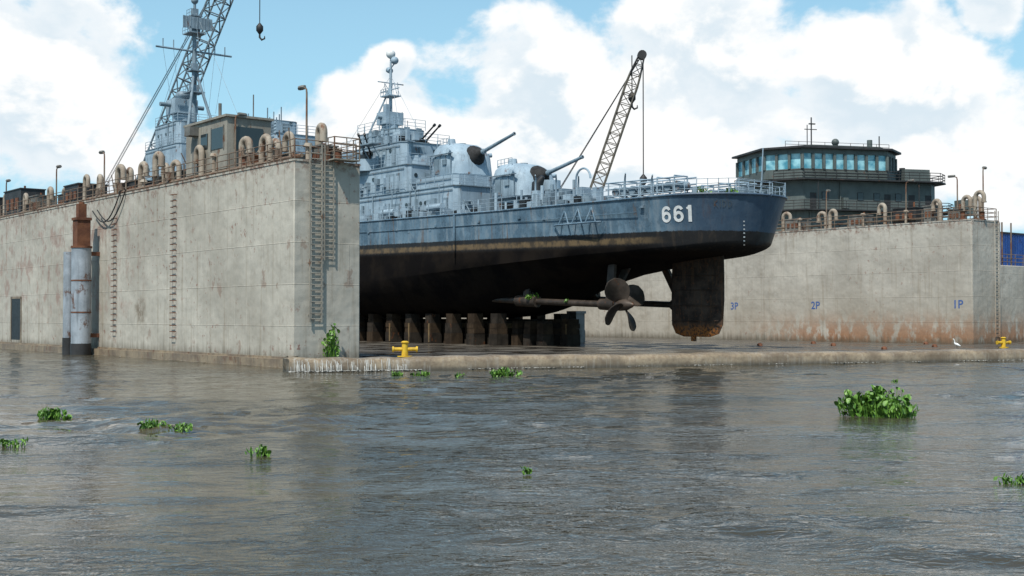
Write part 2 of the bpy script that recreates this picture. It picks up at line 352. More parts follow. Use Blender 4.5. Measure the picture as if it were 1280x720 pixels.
for i in range(75):
    u=R.random()**1.2*.115; p=a.lerp(b_,u); w_=R.uniform(.006,.022); z1=R.uniform(.35,.7); o_=R.uniform(.03,.1)
    q0=p+nl*.06+dlip*w_; q1=p+nl*.06-dlip*w_
    mb.add([(q1.x,q1.y,z1),(q0.x,q0.y,z1),(q0.x-nl.x*(o_+.08),q0.y-nl.y*(o_+.08),z1*.45),(q1.x-nl.x*(o_+.08),q1.y-nl.y*(o_+.08),z1*.45),(q0.x-nl.x*(o_+.12),q0.y-nl.y*(o_+.12),.02),(q1.x-nl.x*(o_+.12),q1.y-nl.y*(o_+.12),.02)],[(0,1,2,3),(3,2,4,5)])
for i in range(260):
    s_=R.uniform(0,75); mb.add([(-.5-abs(R.gauss(0,.06))+.04*math.cos(k*1.257),s_+R.uniform(.05,.15)*math.sin(k*1.257),.05) for k in range(5)],[(0,1,2,3,4)])
mb.obj('overflow_foam',M_foam,dock,smooth=False)
mb=MB()
for t in (.95,1.72): mb.box(t-.04,t+.04,-.22,-.14,2.6,12.9)
z=2.8
while z<12.6: mb.tube([(.95,-.18,z),(1.72,-.18,z)],.03,5); z+=.33
for zz in (3,6,9,11.8):
    for t in (.95,1.72): mb.box(t-.03,t+.03,-.14,.0,zz,zz+.08)
for t in (1.9,2.5): mb.box(t-.03,t+.03,-.2,-.14,6.2,12.9)
z=6.4
while z<12.6: mb.tube([(1.9,-.17,z),(2.5,-.17,z)],.025,5); z+=.33
mb.box(2.2,3.9,-.8,0,12.03,12.1)
mb.obj('end_ladder',M_beigehouse,dock)
mb=MB()
for s0,z0,z1 in ((16.5,1.5,11.3),(27.2,1.8,10.5)):
    z=z0
    while z<z1:
        mb.tube([(-.0,s0-.3,z),(-.2,s0-.3,z),(-.2,s0+.3,z),(0,s0+.3,z)],.03,5); z+=.42
mb.obj('wall_rungs',M_rust,dock)
mb=MB(); mb.box(-.03,.02,49.3,51.9,.9,4.5); mb.box(-.06,-.031,49.1,49.3,.7,4.7,1); mb.box(-.06,-.031,51.9,52.1,.7,4.7,1); mb.box(-.06,-.031,49.1,52.1,4.5,4.7,1); mb.obj('side_opening_black_panel',[M_gun,M_lip],dock)  # black panel on the wall paints the dark inside of an uncut recess
mb=MB()
for s0 in range(3,60,6):
    mb.box(4.4,4.55,s0,s0+.12,.4,11.8)
mb.box(-.04,.0,0,L_,11.86,11.99); mb.box(0,4.4,-.04,-.001,11.86,11.99)
mb.obj('near_wall_trim',M_wallL,dock)
mb=MB(); mb.box(70.36,70.399,0,L_,11.86,11.99)
mb.box(70.4,75.2,-.04,-.001,11.86,11.99)
for t in (70.4,75.0): mb.box(t,t+.2,-.12,-.001,.4,11.85)
for t in (74.1,74.7): mb.box(t-.03,t+.03,-.25,-.18,1,12.9)
z=1.2
while z<12.6: mb.tube([(74.1,-.21,z),(74.7,-.21,z)],.03,5); z+=.36
mb.obj('far_wall_trim',M_wallR,dock)
def goose(mb,t,s,z0=12.,h=2.3,w=.9,r=.2,ang=0.,mi=0):
    dx,dy=math.cos(ang),math.sin(ang); P=[(t,s,z0),(t,s,z0+h-w/2)]
    for i in range(1,9):
        a_=math.pi*i/8; q=w/2*(1-math.cos(a_)); P.append((t+dx*q,s+dy*q,z0+h-w/2+w/2*math.sin(a_)))
    P.append((t+dx*w,s+dy*w,z0+h-w/2-.45)); mb.tube(P,r,12,mi)
    mb.tube([(t,s,z0),(t,s,z0+.12)],r*1.6,12,mi)
    e=P[-1]; mb.tube([e,(e[0],e[1],e[2]-.1)],r*1.25,12,mi)
mb=MB()
for i,s in enumerate([61.6,59,53,48.8,46.7,37.6,36.2,32.8,30.5,27.9,25.7,23.2,20.9,17.8,15.4,11,8.8,6.65,4.3,2.6,70,74,80,86]):
    goose(mb,[2.2,3.1,1.4][i%3],s,12,R.uniform(2.0,2.7),R.uniform(.75,1.05),R.uniform(.17,.24),math.pi/2*(-1 if R.random()<.75 else 1)+R.uniform(-.25,.25))
for s in (2,9.5,14,22,26,34,42,56):
    hh_=R.uniform(.9,1.7); t=R.uniform(1,3.6); mb.tube([(t,s,12),(t,s,12+hh_)],.13,8); mb.tube([(t,s,12+hh_),(t,s,12+hh_+.22)],[.3,.2],10)
mb.obj('near_vent_pipes',M_rustpipe,dock)
mb=MB()
for i,s in enumerate([29,24,19.1,16.9,11.06,6.5,4.1,2.4,1.2,.4,35,41]):
    goose(mb,[71.8,73,74][i%3],s,12,R.uniform(1.9,2.6),.9,.2,math.pi/2*(-1 if i%2 else 1)+R.uniform(-.4,.4))
for s in (8,13,21,26.5): mb.tube([(72,s,12),(72,s,13.2)],.13,8); mb.tube([(72,s,13.2),(72,s,13.4)],[.3,.2],10)
mb.obj('far_vent_pipes',M_rustpipe,dock)
mb=MB(); mb.rail([(.15,110,12),(.15,.2,12),(4.25,.2,12),(4.25,110,12)],1.15,1.7,.03,3)
mb.rail([(2.2,-.75,12.1),(3.9,-.75,12.1),(3.9,0,12.1)],1.25,.8,.035,3); mb.rail([(2.2,0,12.1),(2.2,-.75,12.1)],1.25,.8,.035,3)
mb.tube([(1.6,2,12.5),(1.6,70,12.5)],.12,8); mb.tube([(1.1,5,12.35),(1.1,70,12.35)],.07,6); mb.tube([(3.6,3,12.6),(3.6,60,12.6)],.1,6)
for s in (3,5,7.5,19,21.5,24,33,45): mb.tube([(R.uniform(.6,3),s,12),(R.uniform(.6,3),s+R.uniform(-.4,.4),12+R.uniform(1.5,2.8))],.04,5)
for s in (4,8,20,23,29,35,49):
    t=R.uniform(.6,1.2); mb.tube([(t,s,12),(t,s,13)],.05,6); mb.tube([(t,s,13),(t,s,13.06)],.28,12); mb.cbox((t+.8,s+1,12.9),(.3,.5,.6)); mb.tube([(t+.8,s+1,12),(t+.8,s+1,12.7)],.04,5)
mb.obj('near_railing',M_rail,dock)
mb=MB(); mb.rail([(70.55,110,12),(70.55,.2,12),(75.05,.2,12),(75.05,110,12)],1.15,1.7,.035,3); mb.tube([(72.5,1,12.5),(72.5,70,12.5)],.1,6)
mb.rail([(75.3,2.6,8.0),(96,2.6,8.0)],1.1,1.5,.035,3)
for t in (79,80.6,82.3,86,88): mb.tube([(t,2.8,8.0),(t,2.8,12.3)],.09,6)
mb.obj('far_railing',M_rail,dock)
def machinery(lst,name):
    mb=MB()
    for (t,s,w,l,hg,mi) in lst:
        mb.cbox((t,s,12+hg/2+.1),(w,l,hg),mi); mb.cbox((t,s,12+hg+.16),(w+.15,l+.15,.1),mi)
        mb.tube([(t-w*.2,s-l*.3,12+hg),(t-w*.2,s-l*.3,12+hg+R.uniform(.3,.8))],.1,8,2)
        for k in range(3): mb.cbox((t-w/2-.04,s+(k-1)*l*.28,12+hg*.55),(.05,l*.16,hg*.4),2)
        mb.tube([(t+w*.3,s+l*.45,12.3),(t-w*.3,s+l*.45,12.3)],.28,12,1)
    return mb.obj(name,[M_greymach,M_darksteel,M_rust],dock)
machinery([(2.9,1.6,1.1,1.1,.9,0),(2.9,5.6,1.2,1.3,.8,0),(2.5,9.8,1.2,1.2,1.1,2),(3.2,22,1.4,1.8,1.2,0),(2.6,29,1.5,2,1.1,1),(2.4,40.2,2.4,3.4,1.7,1),(2.6,44,1.8,2,1.2,1),(2.3,51,1.6,2.4,1.6,0),(2.6,57,2.2,5,2.6,1),(2.6,66,2.4,6,2.4,1)],'near_deck_machinery')
machinery([(73,3,1.2,1.3,1,0),(73,5.6,1.3,1.3,1.5,0),(73.5,8.6,1.8,2.6,1.5,1),(73,14,1.2,2,1.1,0),(73,22,1.8,2,1.2,0),(73,32,1.6,3,1.7,0)],'far_deck_machinery')
mb=MB()
for t,s in ((3.4,.9),(2.7,.9),(73.8,.9),(71.6,1.6)):
    mb.tube([(t,s,12),(t,s,12.15),(t,s,12.2),(t,s,12.75),(t,s,12.85)],[.38,.38,.22,.22,.33],12)
mb.obj('mooring_bitts',M_rust,dock)
mb=MB(); mb.box(1.7,4.9,12.2,18.6,12.7,16.1,0); mb.box(1.55,5.05,12.05,18.75,16.1,16.25,0)
mb.box(1.66,1.699,12.7,14.5,14.1,15.5,1); mb.box(1.64,1.69,12.6,12.7,14.0,15.6,2); mb.box(1.64,1.69,14.5,14.6,14.0,15.6,2)
mb.box(2.2,4.3,12.16,12.199,14.0,15.5,1); mb.box(1.66,1.699,16.6,17.5,12.8,15.1,2)
mb.box(1.64,1.699,15.1,16.1,14.3,15.3,1); mb.cbox((1.4,17,15.6),(.7,.9,.6),2)
mb.tube([(3,16,16.25),(3,16,17.6)],.12,8,2); mb.tube([(4,13,16.25),(4,13,17.9)],.04,6,2)
for s in (12.5,18.2):
    for t in (1.9,4.6): mb.box(t-.1,t+.1,s-.1,s+.1,12,12.7,2)
mb.obj('control_house',[M_beigehouse,M_glass,M_greymach],dock)
def lamp(t,s,h_,name='dock_lamp',ang=-math.pi/2):
    mb=MB(); dx,dy=math.cos(ang),math.sin(ang)
    mb.tube([(0,0,0),(0,0,.1)],.2,8); mb.tube([(0,0,0),(0,0,h_-.3),(dx*.05,dy*.05,h_-.05),(dx*.35,dy*.35,h_+.08)],[.08,.06,.055,.05],8)
    mb.loft([[(dx*q+ -dy*w_*a_,dy*q+dx*w_*a_,h_+.1+z_) for a_,z_ in ((-1,0),(-.7,.12),(.7,.12),(1,0),(.6,-.1),(-.6,-.1))] for q,w_ in ((.25,.1),(.4,.2),(.75,.22),(.95,.12))],1)
    o=mb.obj(name,[M_rail,M_greymach]); o.location=D(t,s,12); o.rotation_euler=(0,0,ANG)
for t,s,h_ in ((3.2,4.3,5.0),(2.2,12,4.2),(2.4,36,4.2),(2.4,47.5,4.0),(2.4,62,4.0),(72,17.5,4.0),(72.5,8.3,4.2),(73,3.0,4.3),(74,.9,5.0),(72.5,30,4)): lamp(t,s,h_,'dock_lamp',R.choice([-1.57,1.57,0.3]))
for txt,s in (('1P',2.0),('2P',18.3),('3P',29.3)):
    cu=bpy.data.curves.new('bay_marking','FONT'); cu.body=txt; cu.size=1.1; cu.extrude=.003; cu.offset=.015
    cu.materials.append(M_bluew); o=bpy.data.objects.new('bay_marking',cu); sc.collection.objects.link(o); o.parent=dock
    o.matrix_local=Matrix(((0,0,-1,70.39),(-1,0,0,s),(0,1,0,3.7),(0,0,0,1)))
# keel blocks
mb=MB()
def blocks(t,s0,s1,st,w=1.5,l=.95,top=2.7):
    s=s0
    while s<s1:
        mi=R.choice([0,0,1]); z=.37; j=R.uniform(-.06,.06)
        mb.cbox((t+j,s,z+.5),(w,l,1.0),mi); mb.cbox((t+j,s+R.uniform(-.05,.05),z+1.25),(w*.92,l*.95,.48),0 if mi else 1); 
        mb.cbox((t,s,z+1.72),(w*.95,l*.9,.44),R.choice([1,1,2,0])); mb.cbox((t,s,(z+1.94+top)/2),(w*.8,l*.9,top-z-1.95),R.choice([0,1]))
        if R.random()<.6: mb.box(t-w*.5-.04,t-w*.5-.01,s-l*.38,s-l*.2,z+.1,z+1.9,2)
        s+=st
blocks(37.3,18.5,125,1.75); blocks(33.6,24,110,3.4,1.3,1.1,3.2); blocks(41,24,110,3.4,1.3,1.1,3.2); blocks(35.2,19.5,70,1.75,1.2,.9,2.5)
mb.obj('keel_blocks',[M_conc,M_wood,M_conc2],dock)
mb=MB(); mb.box(45.5,46.6,27,28.2,.38,3.2); mb.box(45.4,46.7,26.9,28.3,3.2,3.45); mb.box(45.7,46.4,26.7,26.89,.38,1.6); mb.obj('guide_post',M_post,dock)
mb=MB()
for (t,s) in ((50,8),(55,4),(60,10),(48,-6),(58,-4),(66,2)): 
    mb.tube([(t,s,.37),(t,s,.55),(t,s,.62)],[.25,.2,.12],10); mb.tube([(t-.3,s,.5),(t+.3,s,.5)],.06,6)
mb.obj('floor_cleats',M_rust,dock)
# ------------------------------------------------------------ mooring pile
mb=MB()
mb.tube([(0,0,-1.5),(0,0,.9)],.76,24,2); mb.tube([(0,0,.9),(0,0,8.1)],.72,24,0); mb.tube([(0,0,8.1),(0,0,8.25)],.78,24,1)
mb.cbox((0,0,9.2),(1.0,1.0,2.0),1); mb.cbox((0,0,10.3),(1.15,1.15,.2),1); mb.cbox((0,.1,10.9),(.6,.6,1.1),1); mb.tube([(0,0,11.3),(0,0,11.6)],.2,8,1)
mb.tube([(-.1,2.4,-1.5),(-.1,2.4,1.3)],.46,18,2); mb.tube([(-.1,2.4,1.3),(-.1,2.4,7.9)],.42,18,0)
mb.cbox((.2,1.3,7.3),(.5,2.4,.25),1); mb.cbox((.2,1.3,2.0),(.5,2.4,.25),1)
for z in (3.2,5.6): mb.tube([(0,0,z),(0,0,z+.1)],.745,24,1)
mb.cbox((.9,0,7.7),(.9,.35,.3),1); mb.cbox((.9,0,1.5),(.9,.35,.3),1)
o=mb.obj('mooring_pile',[M_pile,M_rust,M_darksteel]); o.location=D(-1.35,30.5); o.rotation_euler=(0,0,ANG)
mb=MB(); 
for k in range(2):
    P=[D(-.1,26-k,12.2)]+[D(-.15-.02*i,26-k+i*.5,12.0-1.2*math.sin(i/10*math.pi)*1.2-.1*i) for i in range(1,11)]; mb.tube(P,.05,6)
mb.obj('hanging_hose',M_darksteel)
def bollard(loc,rz,name='yellow_mooring_bollard'):
    mb=MB(); mb.tube([(0,0,0),(0,0,.06)],.42,16); mb.tube([(0,0,.0),(0,0,.72),(0,0,.8)],[.19,.17,.24],14); mb.tube([(-.62,0,.42),(.62,0,.42)],.11,12)
    for sx in (-1,1): mb.tube([(sx*.6,0,.42),(sx*.7,0,.42)],.16,12)
    mb.tube([(0,0,.8),(0,0,.88)],[.24,.12],14)
    o=mb.obj(name,M_yellow); o.location=loc; o.rotation_euler=(0,0,rz)
p=a.lerp(b_,.118)+nl*.9; bollard(D(p.x,p.y,.72),.15)
bollard((40.2,101.5,.38),.4)
# ------------------------------------------------------------ SHIP
SC=37.2
ship=empty('navy_destroyer',D(SC,.25),ANG)
Ktab=[(-4,8.2),(-2,7.8),(0,7.5),(6,7.1),(12,6.2),(17,4.9),(21,3.4),(25,2.8),(138,2.75)]
zdtab=[(-4,11.9),(20,12.0),(45,12.4),(96,14.2),(138,17.5)]
zctab=[(-4,8.6),(0,8.2),(10,7.9),(40,6.5),(138,7)]
def Bs(s):
    if s<2: return 5.7*math.sqrt(max(.0006,1-((2-s)/6)**2))
    if s<20: return lerp(5.7,6.4,(s-2)/18)
    if s<80: return 6.4
    return max(.05,6.4*(1-((s-80)/58)**2))
def hullring(s,M=12):
    B=Bs(s);K=interp(Ktab,s);zd=interp(zdtab,s);zc=max(interp(zctab,s),K+.15)
    be=interp([(-4,1.),(8,1.3),(14,2.4),(28,2.2),(50,.9),(110,1),(138,1.6)],s); al=interp([(-4,.7),(10,.7),(40,.55),(90,.8),(138,1.2)],s)
    shr=interp([(-4,.86),(6,.9),(20,.97),(138,.97)],s)
    pts=[]
    def add(x,z):
        r=(zd-z)/(zd-8); rk=interp([(-4,1.3),(-1,1.1),(6,0),(125,0),(138,-4)],s)
        pts.append((x,s+rk*r,z))
    for i in range(5):
        t=i/5; add(-B*lerp(1,shr,t**.9),lerp(zd,zc,t))
    for i in range(M+1):
        th=math.pi/2*(1-i/M); add(-B*shr*math.sin(th)**al,zc-(zc-K)*math.cos(th)**be if i else zc)
    left=pts[:]; 
    return left+[(-x,y,z) for x,y,z in reversed(left[:-1])]
ST=[-4,-3.93,-3.8,-3.6,-3.3,-2.9,-2.4,-1.8,-1.1,-.3,.6,1.5,2.5,4,6,8,10,12,14,16,18,20,22,24,27,31,36,42,50,60,70,80,88,96,104,112,120,127,132,135,137,138]
rings=[hullring(s) for s in ST]; mb=MB(); n=len(rings[0])
vs=[q for r in rings for q in r]; fs=[];
for i in range(len(ST)-1):
    for k in range(n-1): fs.append((i*n+k,i*n+k+1,(i+1)*n+k+1,(i+1)*n+k))
mb.add(vs,fs,0); mb.add(rings[0],[tuple(range(n))],0); mb.add(rings[-1],[tuple(range(n))],0)
for i in range(len(ST)-1):
    mb.add([rings[i][0],rings[i][-1],rings[i+1][-1],rings[i+1][0]],[(0,1,2,3)],1)
for sg in (0,-1):
    mb.tube([(r[sg][0],r[sg][1],r[sg][2]-.04) for r in rings[:-1]],.09,6,0)
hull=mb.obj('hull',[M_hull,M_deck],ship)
def onhull(dist,z):
    seq=[rings[i] for i in range(ST.index(2.5),-1,-1)]
    def pt(r):
        for j in range(len(r)//2):
            if r[j][2]>=z>=r[j+1][2]:
                t=(r[j][2]-z)/(r[j][2]-r[j+1][2]); return Vector(r[j]).lerp(Vector(r[j+1]),t)
        return Vector(r[4])
    P=[pt(r) for r in seq]; acc=0
    for p,q in zip(P[:-1],P[1:]):
        L=(q-p).length
        if acc+L>=dist:
            tt=(q-p).normalized(); nrm=Vector((tt.y,-tt.x,0)); 
            if nrm.x>0: nrm=-nrm
            return p.lerp(q,(dist-acc)/L)+nrm*.035
        acc+=L
    return P[-1]
def ribbon(mb,path,w):
    P=[Vector((x,z,0)) for x,z in path]; L=[];Rr=[]
    for i,p in enumerate(P):
        d=(P[min(i+1,len(P)-1)]-P[max(i-1,0)]).normalized(); nn=Vector((-d.y,d.x,0)); L.append(p+nn*w/2);Rr.append(p-nn*w/2)
    vs=[onhull(q.x,q.y) for q in L]+[onhull(q.x,q.y) for q in Rr]; m=len(P)
    mb.add(vs,[(i,i+1,m+i+1,m+i) for i in range(m-1)])
def six(x0,z0,H=1.2,W=.8):
    r=W/2-.11; cx=x0+W/2; cz=z0+r+.11; P=[]
    for i in range(17):
        a_=math.radians(20+ i*(160/16)); P.append((cx+r*math.cos(a_),z0+H-.11-r+r*math.sin(a_)))
    P+=[(cx-r,lerp(z0+H-.11-r,cz,k/4)) for k in range(1,4)]
    for i in range(29): a_=math.radians(180+i*(360/28)); P.append((cx+r*math.cos(a_),cz+r*math.sin(a_)))
    return P
mb=MB(); d0=1.0; zz=9.9
ribbon(mb,six(d0,zz),.215); ribbon(mb,six(d0+1.02,zz),.215); ribbon(mb,[(d0+2.3,zz+1.2-k*1.2/8) for k in range(9)],.26); ribbon(mb,[(d0+2.06,zz+.95),(d0+2.14,zz+1.0),(d0+2.24,zz+1.08)],.16)
for k in range(7):
    ribbon(mb,[(d0+6.2,9.9-k*.28),(d0+6.33,9.9-k*.28)],.09)
mb.obj('hull_number',M_white,ship,smooth=False)
mb=MB()
DD=((0,0,0,.5),(0,.5,.2,.4),(.2,.4,.24,.25),(.24,.25,.2,.1),(.2,.1,0,0))
for xo_,st_ in ((0,((0,0,0,.5),(0,.25,.25,.5),(0,.25,.25,0))),(.42,((0,0,0,.5),)),(.6,DD),(1.02,DD)):
    for x0,z0,x1,z1 in st_: ribbon(mb,[(d0+4.1+xo_+x0,10.9+z0),(d0+4.1+xo_+x1+.001,10.9+z1)],.05)
mb.obj('name_letters',M_deck,ship,smooth=False)
mb=MB(); 
def foil(s0,s1,th,z,n=10):
    U=[];Lw=[]
    for i in range(n+1):
        t=i/n; w=th*math.sin(math.pi*t**.6)**.7*.5+.04; U.append((-w,lerp(s1,s0,t),z));Lw.append((w,lerp(s1,s0,t),z))
    return U+Lw[::-1]
mb.loft([foil(1.9,4.6,.3,1.35),foil(1.0,5.5,.5,1.6),foil(.6,5.9,.62,2.3),foil(.45,5.95,.68,4.2),foil(.45,5.9,.7,6.2),foil(.5,5.8,.7,7.9)],0)
mb.tube([(0,3.6,1.0),(0,3.6,1.5)],.22,10,0)
for z in (2.6,3.8,5.0,6.1): mb.tube([(-.37,.7,z),(-.41,3,z),(-.39,5.6,z)],.03,5,0)
M_rud,h,b,co=newmat('rudder_steel'); x,y,z=h.sep(co)[:3]
n=h.noise(co,1.0,6,.65); nf=h.noise(co,5,5,.7); sv=h.noise(h.map(co,(2,2,.2)),1.3,5,.65)
c=h.mix(h.ss(n,.38,.62),(.060,.044,.034),(.026,.020,.017)); c=h.mix(h.ss(sv,.5,.68,0,.6),c,(.10,.055,.03))
c=h.mix(h.math('MULTIPLY',h.ss(z,2.6,1.7),h.ss(nf,.4,.58)),c,(.26,.10,.025)); c=h.mix(h.ss(nf,.56,.66,0,.6),c,(.14,.06,.03))
h.put(b.inputs['Base Color'],c); b.inputs['Roughness'].default_value=.85; b.inputs['Specular IOR Level'].default_value=.15; h.put(b.inputs['Normal'],h.bump(nf,.5,.04))
mb.obj('rudder',M_rud,ship)
def prop(sx,phase,nm):
    mb=MB(); cx,cy,cz=sx*4.1,7.2,3.85
    mb.tube([(cx,cy-1.15,cz),(cx,cy-.95,cz),(cx,cy-.6,cz),(cx,cy-.3,cz),(cx,cy+.5,cz),(cx,cy+.8,cz)],[.06,.22,.34,.45,.48,.4],16)
    for k in range(4):
        a0=phase+k*math.pi/2; G=[]
        for i in range(11):
            r=lerp(.35,2.3,i/10); t=i/10; w=.30+.68*math.sin(math.pi*min(1,t**1.15*.86+.05))**.85
            if i==10: w=.3
            if i==9: w*=.9
            tw=lerp(1.0,.42,t); row=[]
            for j in range(7):
                q=(j/6-.5)*2*w; aa=a0+(q*math.cos(tw))/max(r,.6)+.1*t; yy=cy+q*math.sin(tw)
                row.append((cx+r*math.cos(aa),yy,cz+r*math.sin(aa)))
            G.append(row)
        vs=[p for row in G for p in row]; fs=[]
        for i in range(10):
            for j in range(6): fs.append((i*7+j,i*7+j+1,(i+1)*7+j+1,(i+1)*7+j))
        off=[(x,y+.07,z) for x,y,z in vs]; mb.add(vs,fs); mb.add(off,[tuple(reversed(f)) for f in fs])
        edge=[G[0][0]]+[G[i][0] for i in range(1,11)]+G[10][1:]+[G[i][6] for i in range(9,-1,-1)]
        mb.tube([(x,y+.035,z) for x,y,z in edge],.04,5)
    mb.obj(nm,M_bronze,ship)
    mb=MB(); mb.tube([(cx,cy+.7,cz),(cx*.97,22,4.35),(cx*.9,40,5.3)],.27,14); mb.tube([(cx,cy+.8,cz),(cx,cy+2.6,cz+.06)],[.5,.45],14)
    mb.tube([(cx*.985,17.8,4.2),(cx*.975,20.5,4.3)],.5,14); mb.tube([(cx*.96,26,4.52),(cx*.9,42,5.4)],[.42,.6],12)
    for s0,z0 in ((cy+1.6,3.95),(19.2,4.3)):
        for dx in (-1.0*sx*.4,-2.6*sx): 
            mb.loft([[(cx+dx*t+ox,s0+oy,z0+(7.9-z0)*t) for ox,oy in ((-.13,-.38),(.13,-.38),(.18,0),(.13,.38),(-.13,.38),(-.18,0))] for t in (0,1)])
    mb.obj(nm+'_shaft',M_bronze,ship)
prop(-1,math.radians(28),'propeller'); prop(1,math.radians(50),'propeller_b')
mb=MB()
for k in range(3):
    y0=8.+k*1.6; mb.tube([(-5.95,y0+.9,11.5),(-6.35,y0,10.3)],.06,6); mb.tube([(-5.95,y0+.9,11.5),(-6.35,y0+1.2,10.3)],.06,6)
mb.tube([(-6.1,7.6,10.3),(-6.35,8.1,10.3),(-6.38,12.6,10.3),(-6.1,13.2,10.3)],.08,6)
for y0 in (3.5,17.5,23,29.5,36,41,47,52): mb.cbox((-Bs(y0)-.0,y0,11.2),(.12,.35,.18))
for y0 in (26.5,): mb.tube([(-6.5,y0,12.0),(-6.52,y0,8.2)],.1,6)
mb.tube([(-Bs(s)*.995-.03,s,interp(zdtab,s)-1.1) for s in (4,8,12,16,20,30,40,52)],.035,5)
for y0 in (14.5,19.5,24,30.5,34,38.5,43.5,46): mb.tube([(-Bs(y0)*.985-.06,y0,10.9),(-Bs(y0)*.985+.05,y0,10.9)],.16,12)
mb.obj('hull_fittings',M_hull,ship)
mb=MB(); ed=[(r[0][0]*.97,r[0][1],r[0][2]) for r in rings[4:-4]]; ed2=[(-x,y,z) for x,y,z in ed]
def resample(P,st):
    out=[Vector(P[0])]; 
    for p,q in zip(P[:-1],P[1:]):
        p=Vector(p);q=Vector(q);L=(q-p).length; k=max(1,int(L/st))
        for i in range(1,k+1): out.append(p.lerp(q,i/k))
    return out
for E in (ed[::-1][-30:]+ed2[:1],ed2):
    Q=resample(E,1.5)
    for p in Q: mb.tube([p,p+Vector((R.uniform(-.04,.04),R.uniform(-.04,.04),1.1))],.032,5)
    for hz in (.4,.75,1.1): mb.tube([p+Vector((0,0,hz-R.uniform(0,.05))) for p in Q],.018,4)
mb.rail([(-2,-2.6,11.9),(2,-2.6,11.9)],1.1,1.2,.03,3)
mb.obj('deck_railing',M_haze,ship)
def superell(cx,cy,z,hx,hy,n=24,e=.55,cutf=0.):
    P=[]
    for i in range(n):
        a_=2*math.pi*i/n; c_,s_=math.cos(a_),math.sin(a_)
        x=hx*math.copysign(abs(c_)**e,c_); y=hy*math.copysign(abs(s_)**e,s_)
        P.append((cx+x,cy+y+cutf*(1 if y<0 else 0),z))
    return P
def mount(y,z,nm,scale=1.,el=14,xo=0.,bl=6.):
    mb=MB(); s=scale
    mb.tube([(xo,y,z-1.2),(xo,y,z)],2.0*s,28,0)
    mb.loft([superell(xo,y,z,2.35*s,2.6*s,28,.62),superell(xo,y,z+.15,2.45*s,2.75*s,28,.62),superell(xo,y+.05,z+1.9*s,2.4*s,2.6*s,28,.62,.1),superell(xo,y+.15,z+2.7*s,2.2*s,2.3*s,28,.65,.25),superell(xo,y+.3,z+3.15*s,1.8*s,1.8*s,28,.7,.4),superell(xo,y+.4,z+3.28*s,1.2*s,1.2*s,28,.8,.4)],0)
    for k in range(5):
        xx=xo-2.38*s; mb.box(xx-.07,xx+.02,y-1.6+k*.85,y-1.54+k*.85,z+.2,z+2.0*s,1)
    mb.box(xo-2.5*s,xo-2.36*s,y+.3,y+1.1,z+.3,z+1.75,1); mb.box(xo-2.54*s,xo-2.38*s,y-.9,y-.3,z+1.1,z+1.6,1)
    mb.tube([(xo-.8,y+.6,z+3.2*s),(xo-.8,y+.6,z+3.75*s)],[.45,.35],14,0); mb.tube([(xo+.7,y+.9,z+3.2*s),(xo+.7,y+.9,z+3.5*s)],.4,14,1)
    mb.box(xo-2.62*s,xo-2.4*s,y-1.9,y+1.9,z+2.05*s,z+2.12*s,1)
    for k in range(6): mb.tube([(xo-2.5*s,y+1.3,z+.3+k*.3),(xo-2.5*s,y+1.75,z+.3+k*.3)],.025,4,1)
    for sx in (-1,1):
        mb.tube([(xo+sx*2.3*s,y-1.2,z+2.25*s),(xo+sx*2.62*s,y-1.3,z+2.3*s)],.22,10,0); mb.cbox((xo+sx*1.6*s,y+1.6,z+3.0*s),(.15,.3,.3),1)
    e=math.radians(el); d=Vector((0,-math.cos(e),math.sin(e))); o=Vector((xo,y-1.5*s,z+1.75*s))
    mb.tube([o,o+d*.7,o+d*1.2,o+d*1.5,o+d*1.9],[1.1,1.1,.8,.42,.28],16,2)
    mb.tube([o+d*1.5,o+d*2.2,o+d*2.21,o+d*(bl),o+d*(bl),o+d*(bl+.12)],[.27,.24,.19,.14,.17,.17],14,1)
    mb.tube([o+d*(bl+.12),o+d*(bl+.13)],.09,10,2)
    mb.rail([(xo-1.8*s,y-.5,z+3.0*s),(xo-1.5*s,y+2,z+3.0*s)],.7,.7,.025,2,0)
    mb.obj(nm,[M_haze,M_haze2,M_canvas],ship)
mount(24.6,13.6,'gun_mount_aft',1.,12,0,6.6)
mount(34.2,16.4,'gun_mount_upper',1.02,14,0,6.8)
mount(112,17.8,'gun_mount_forward',1.,3,0,6)
mb=MB()
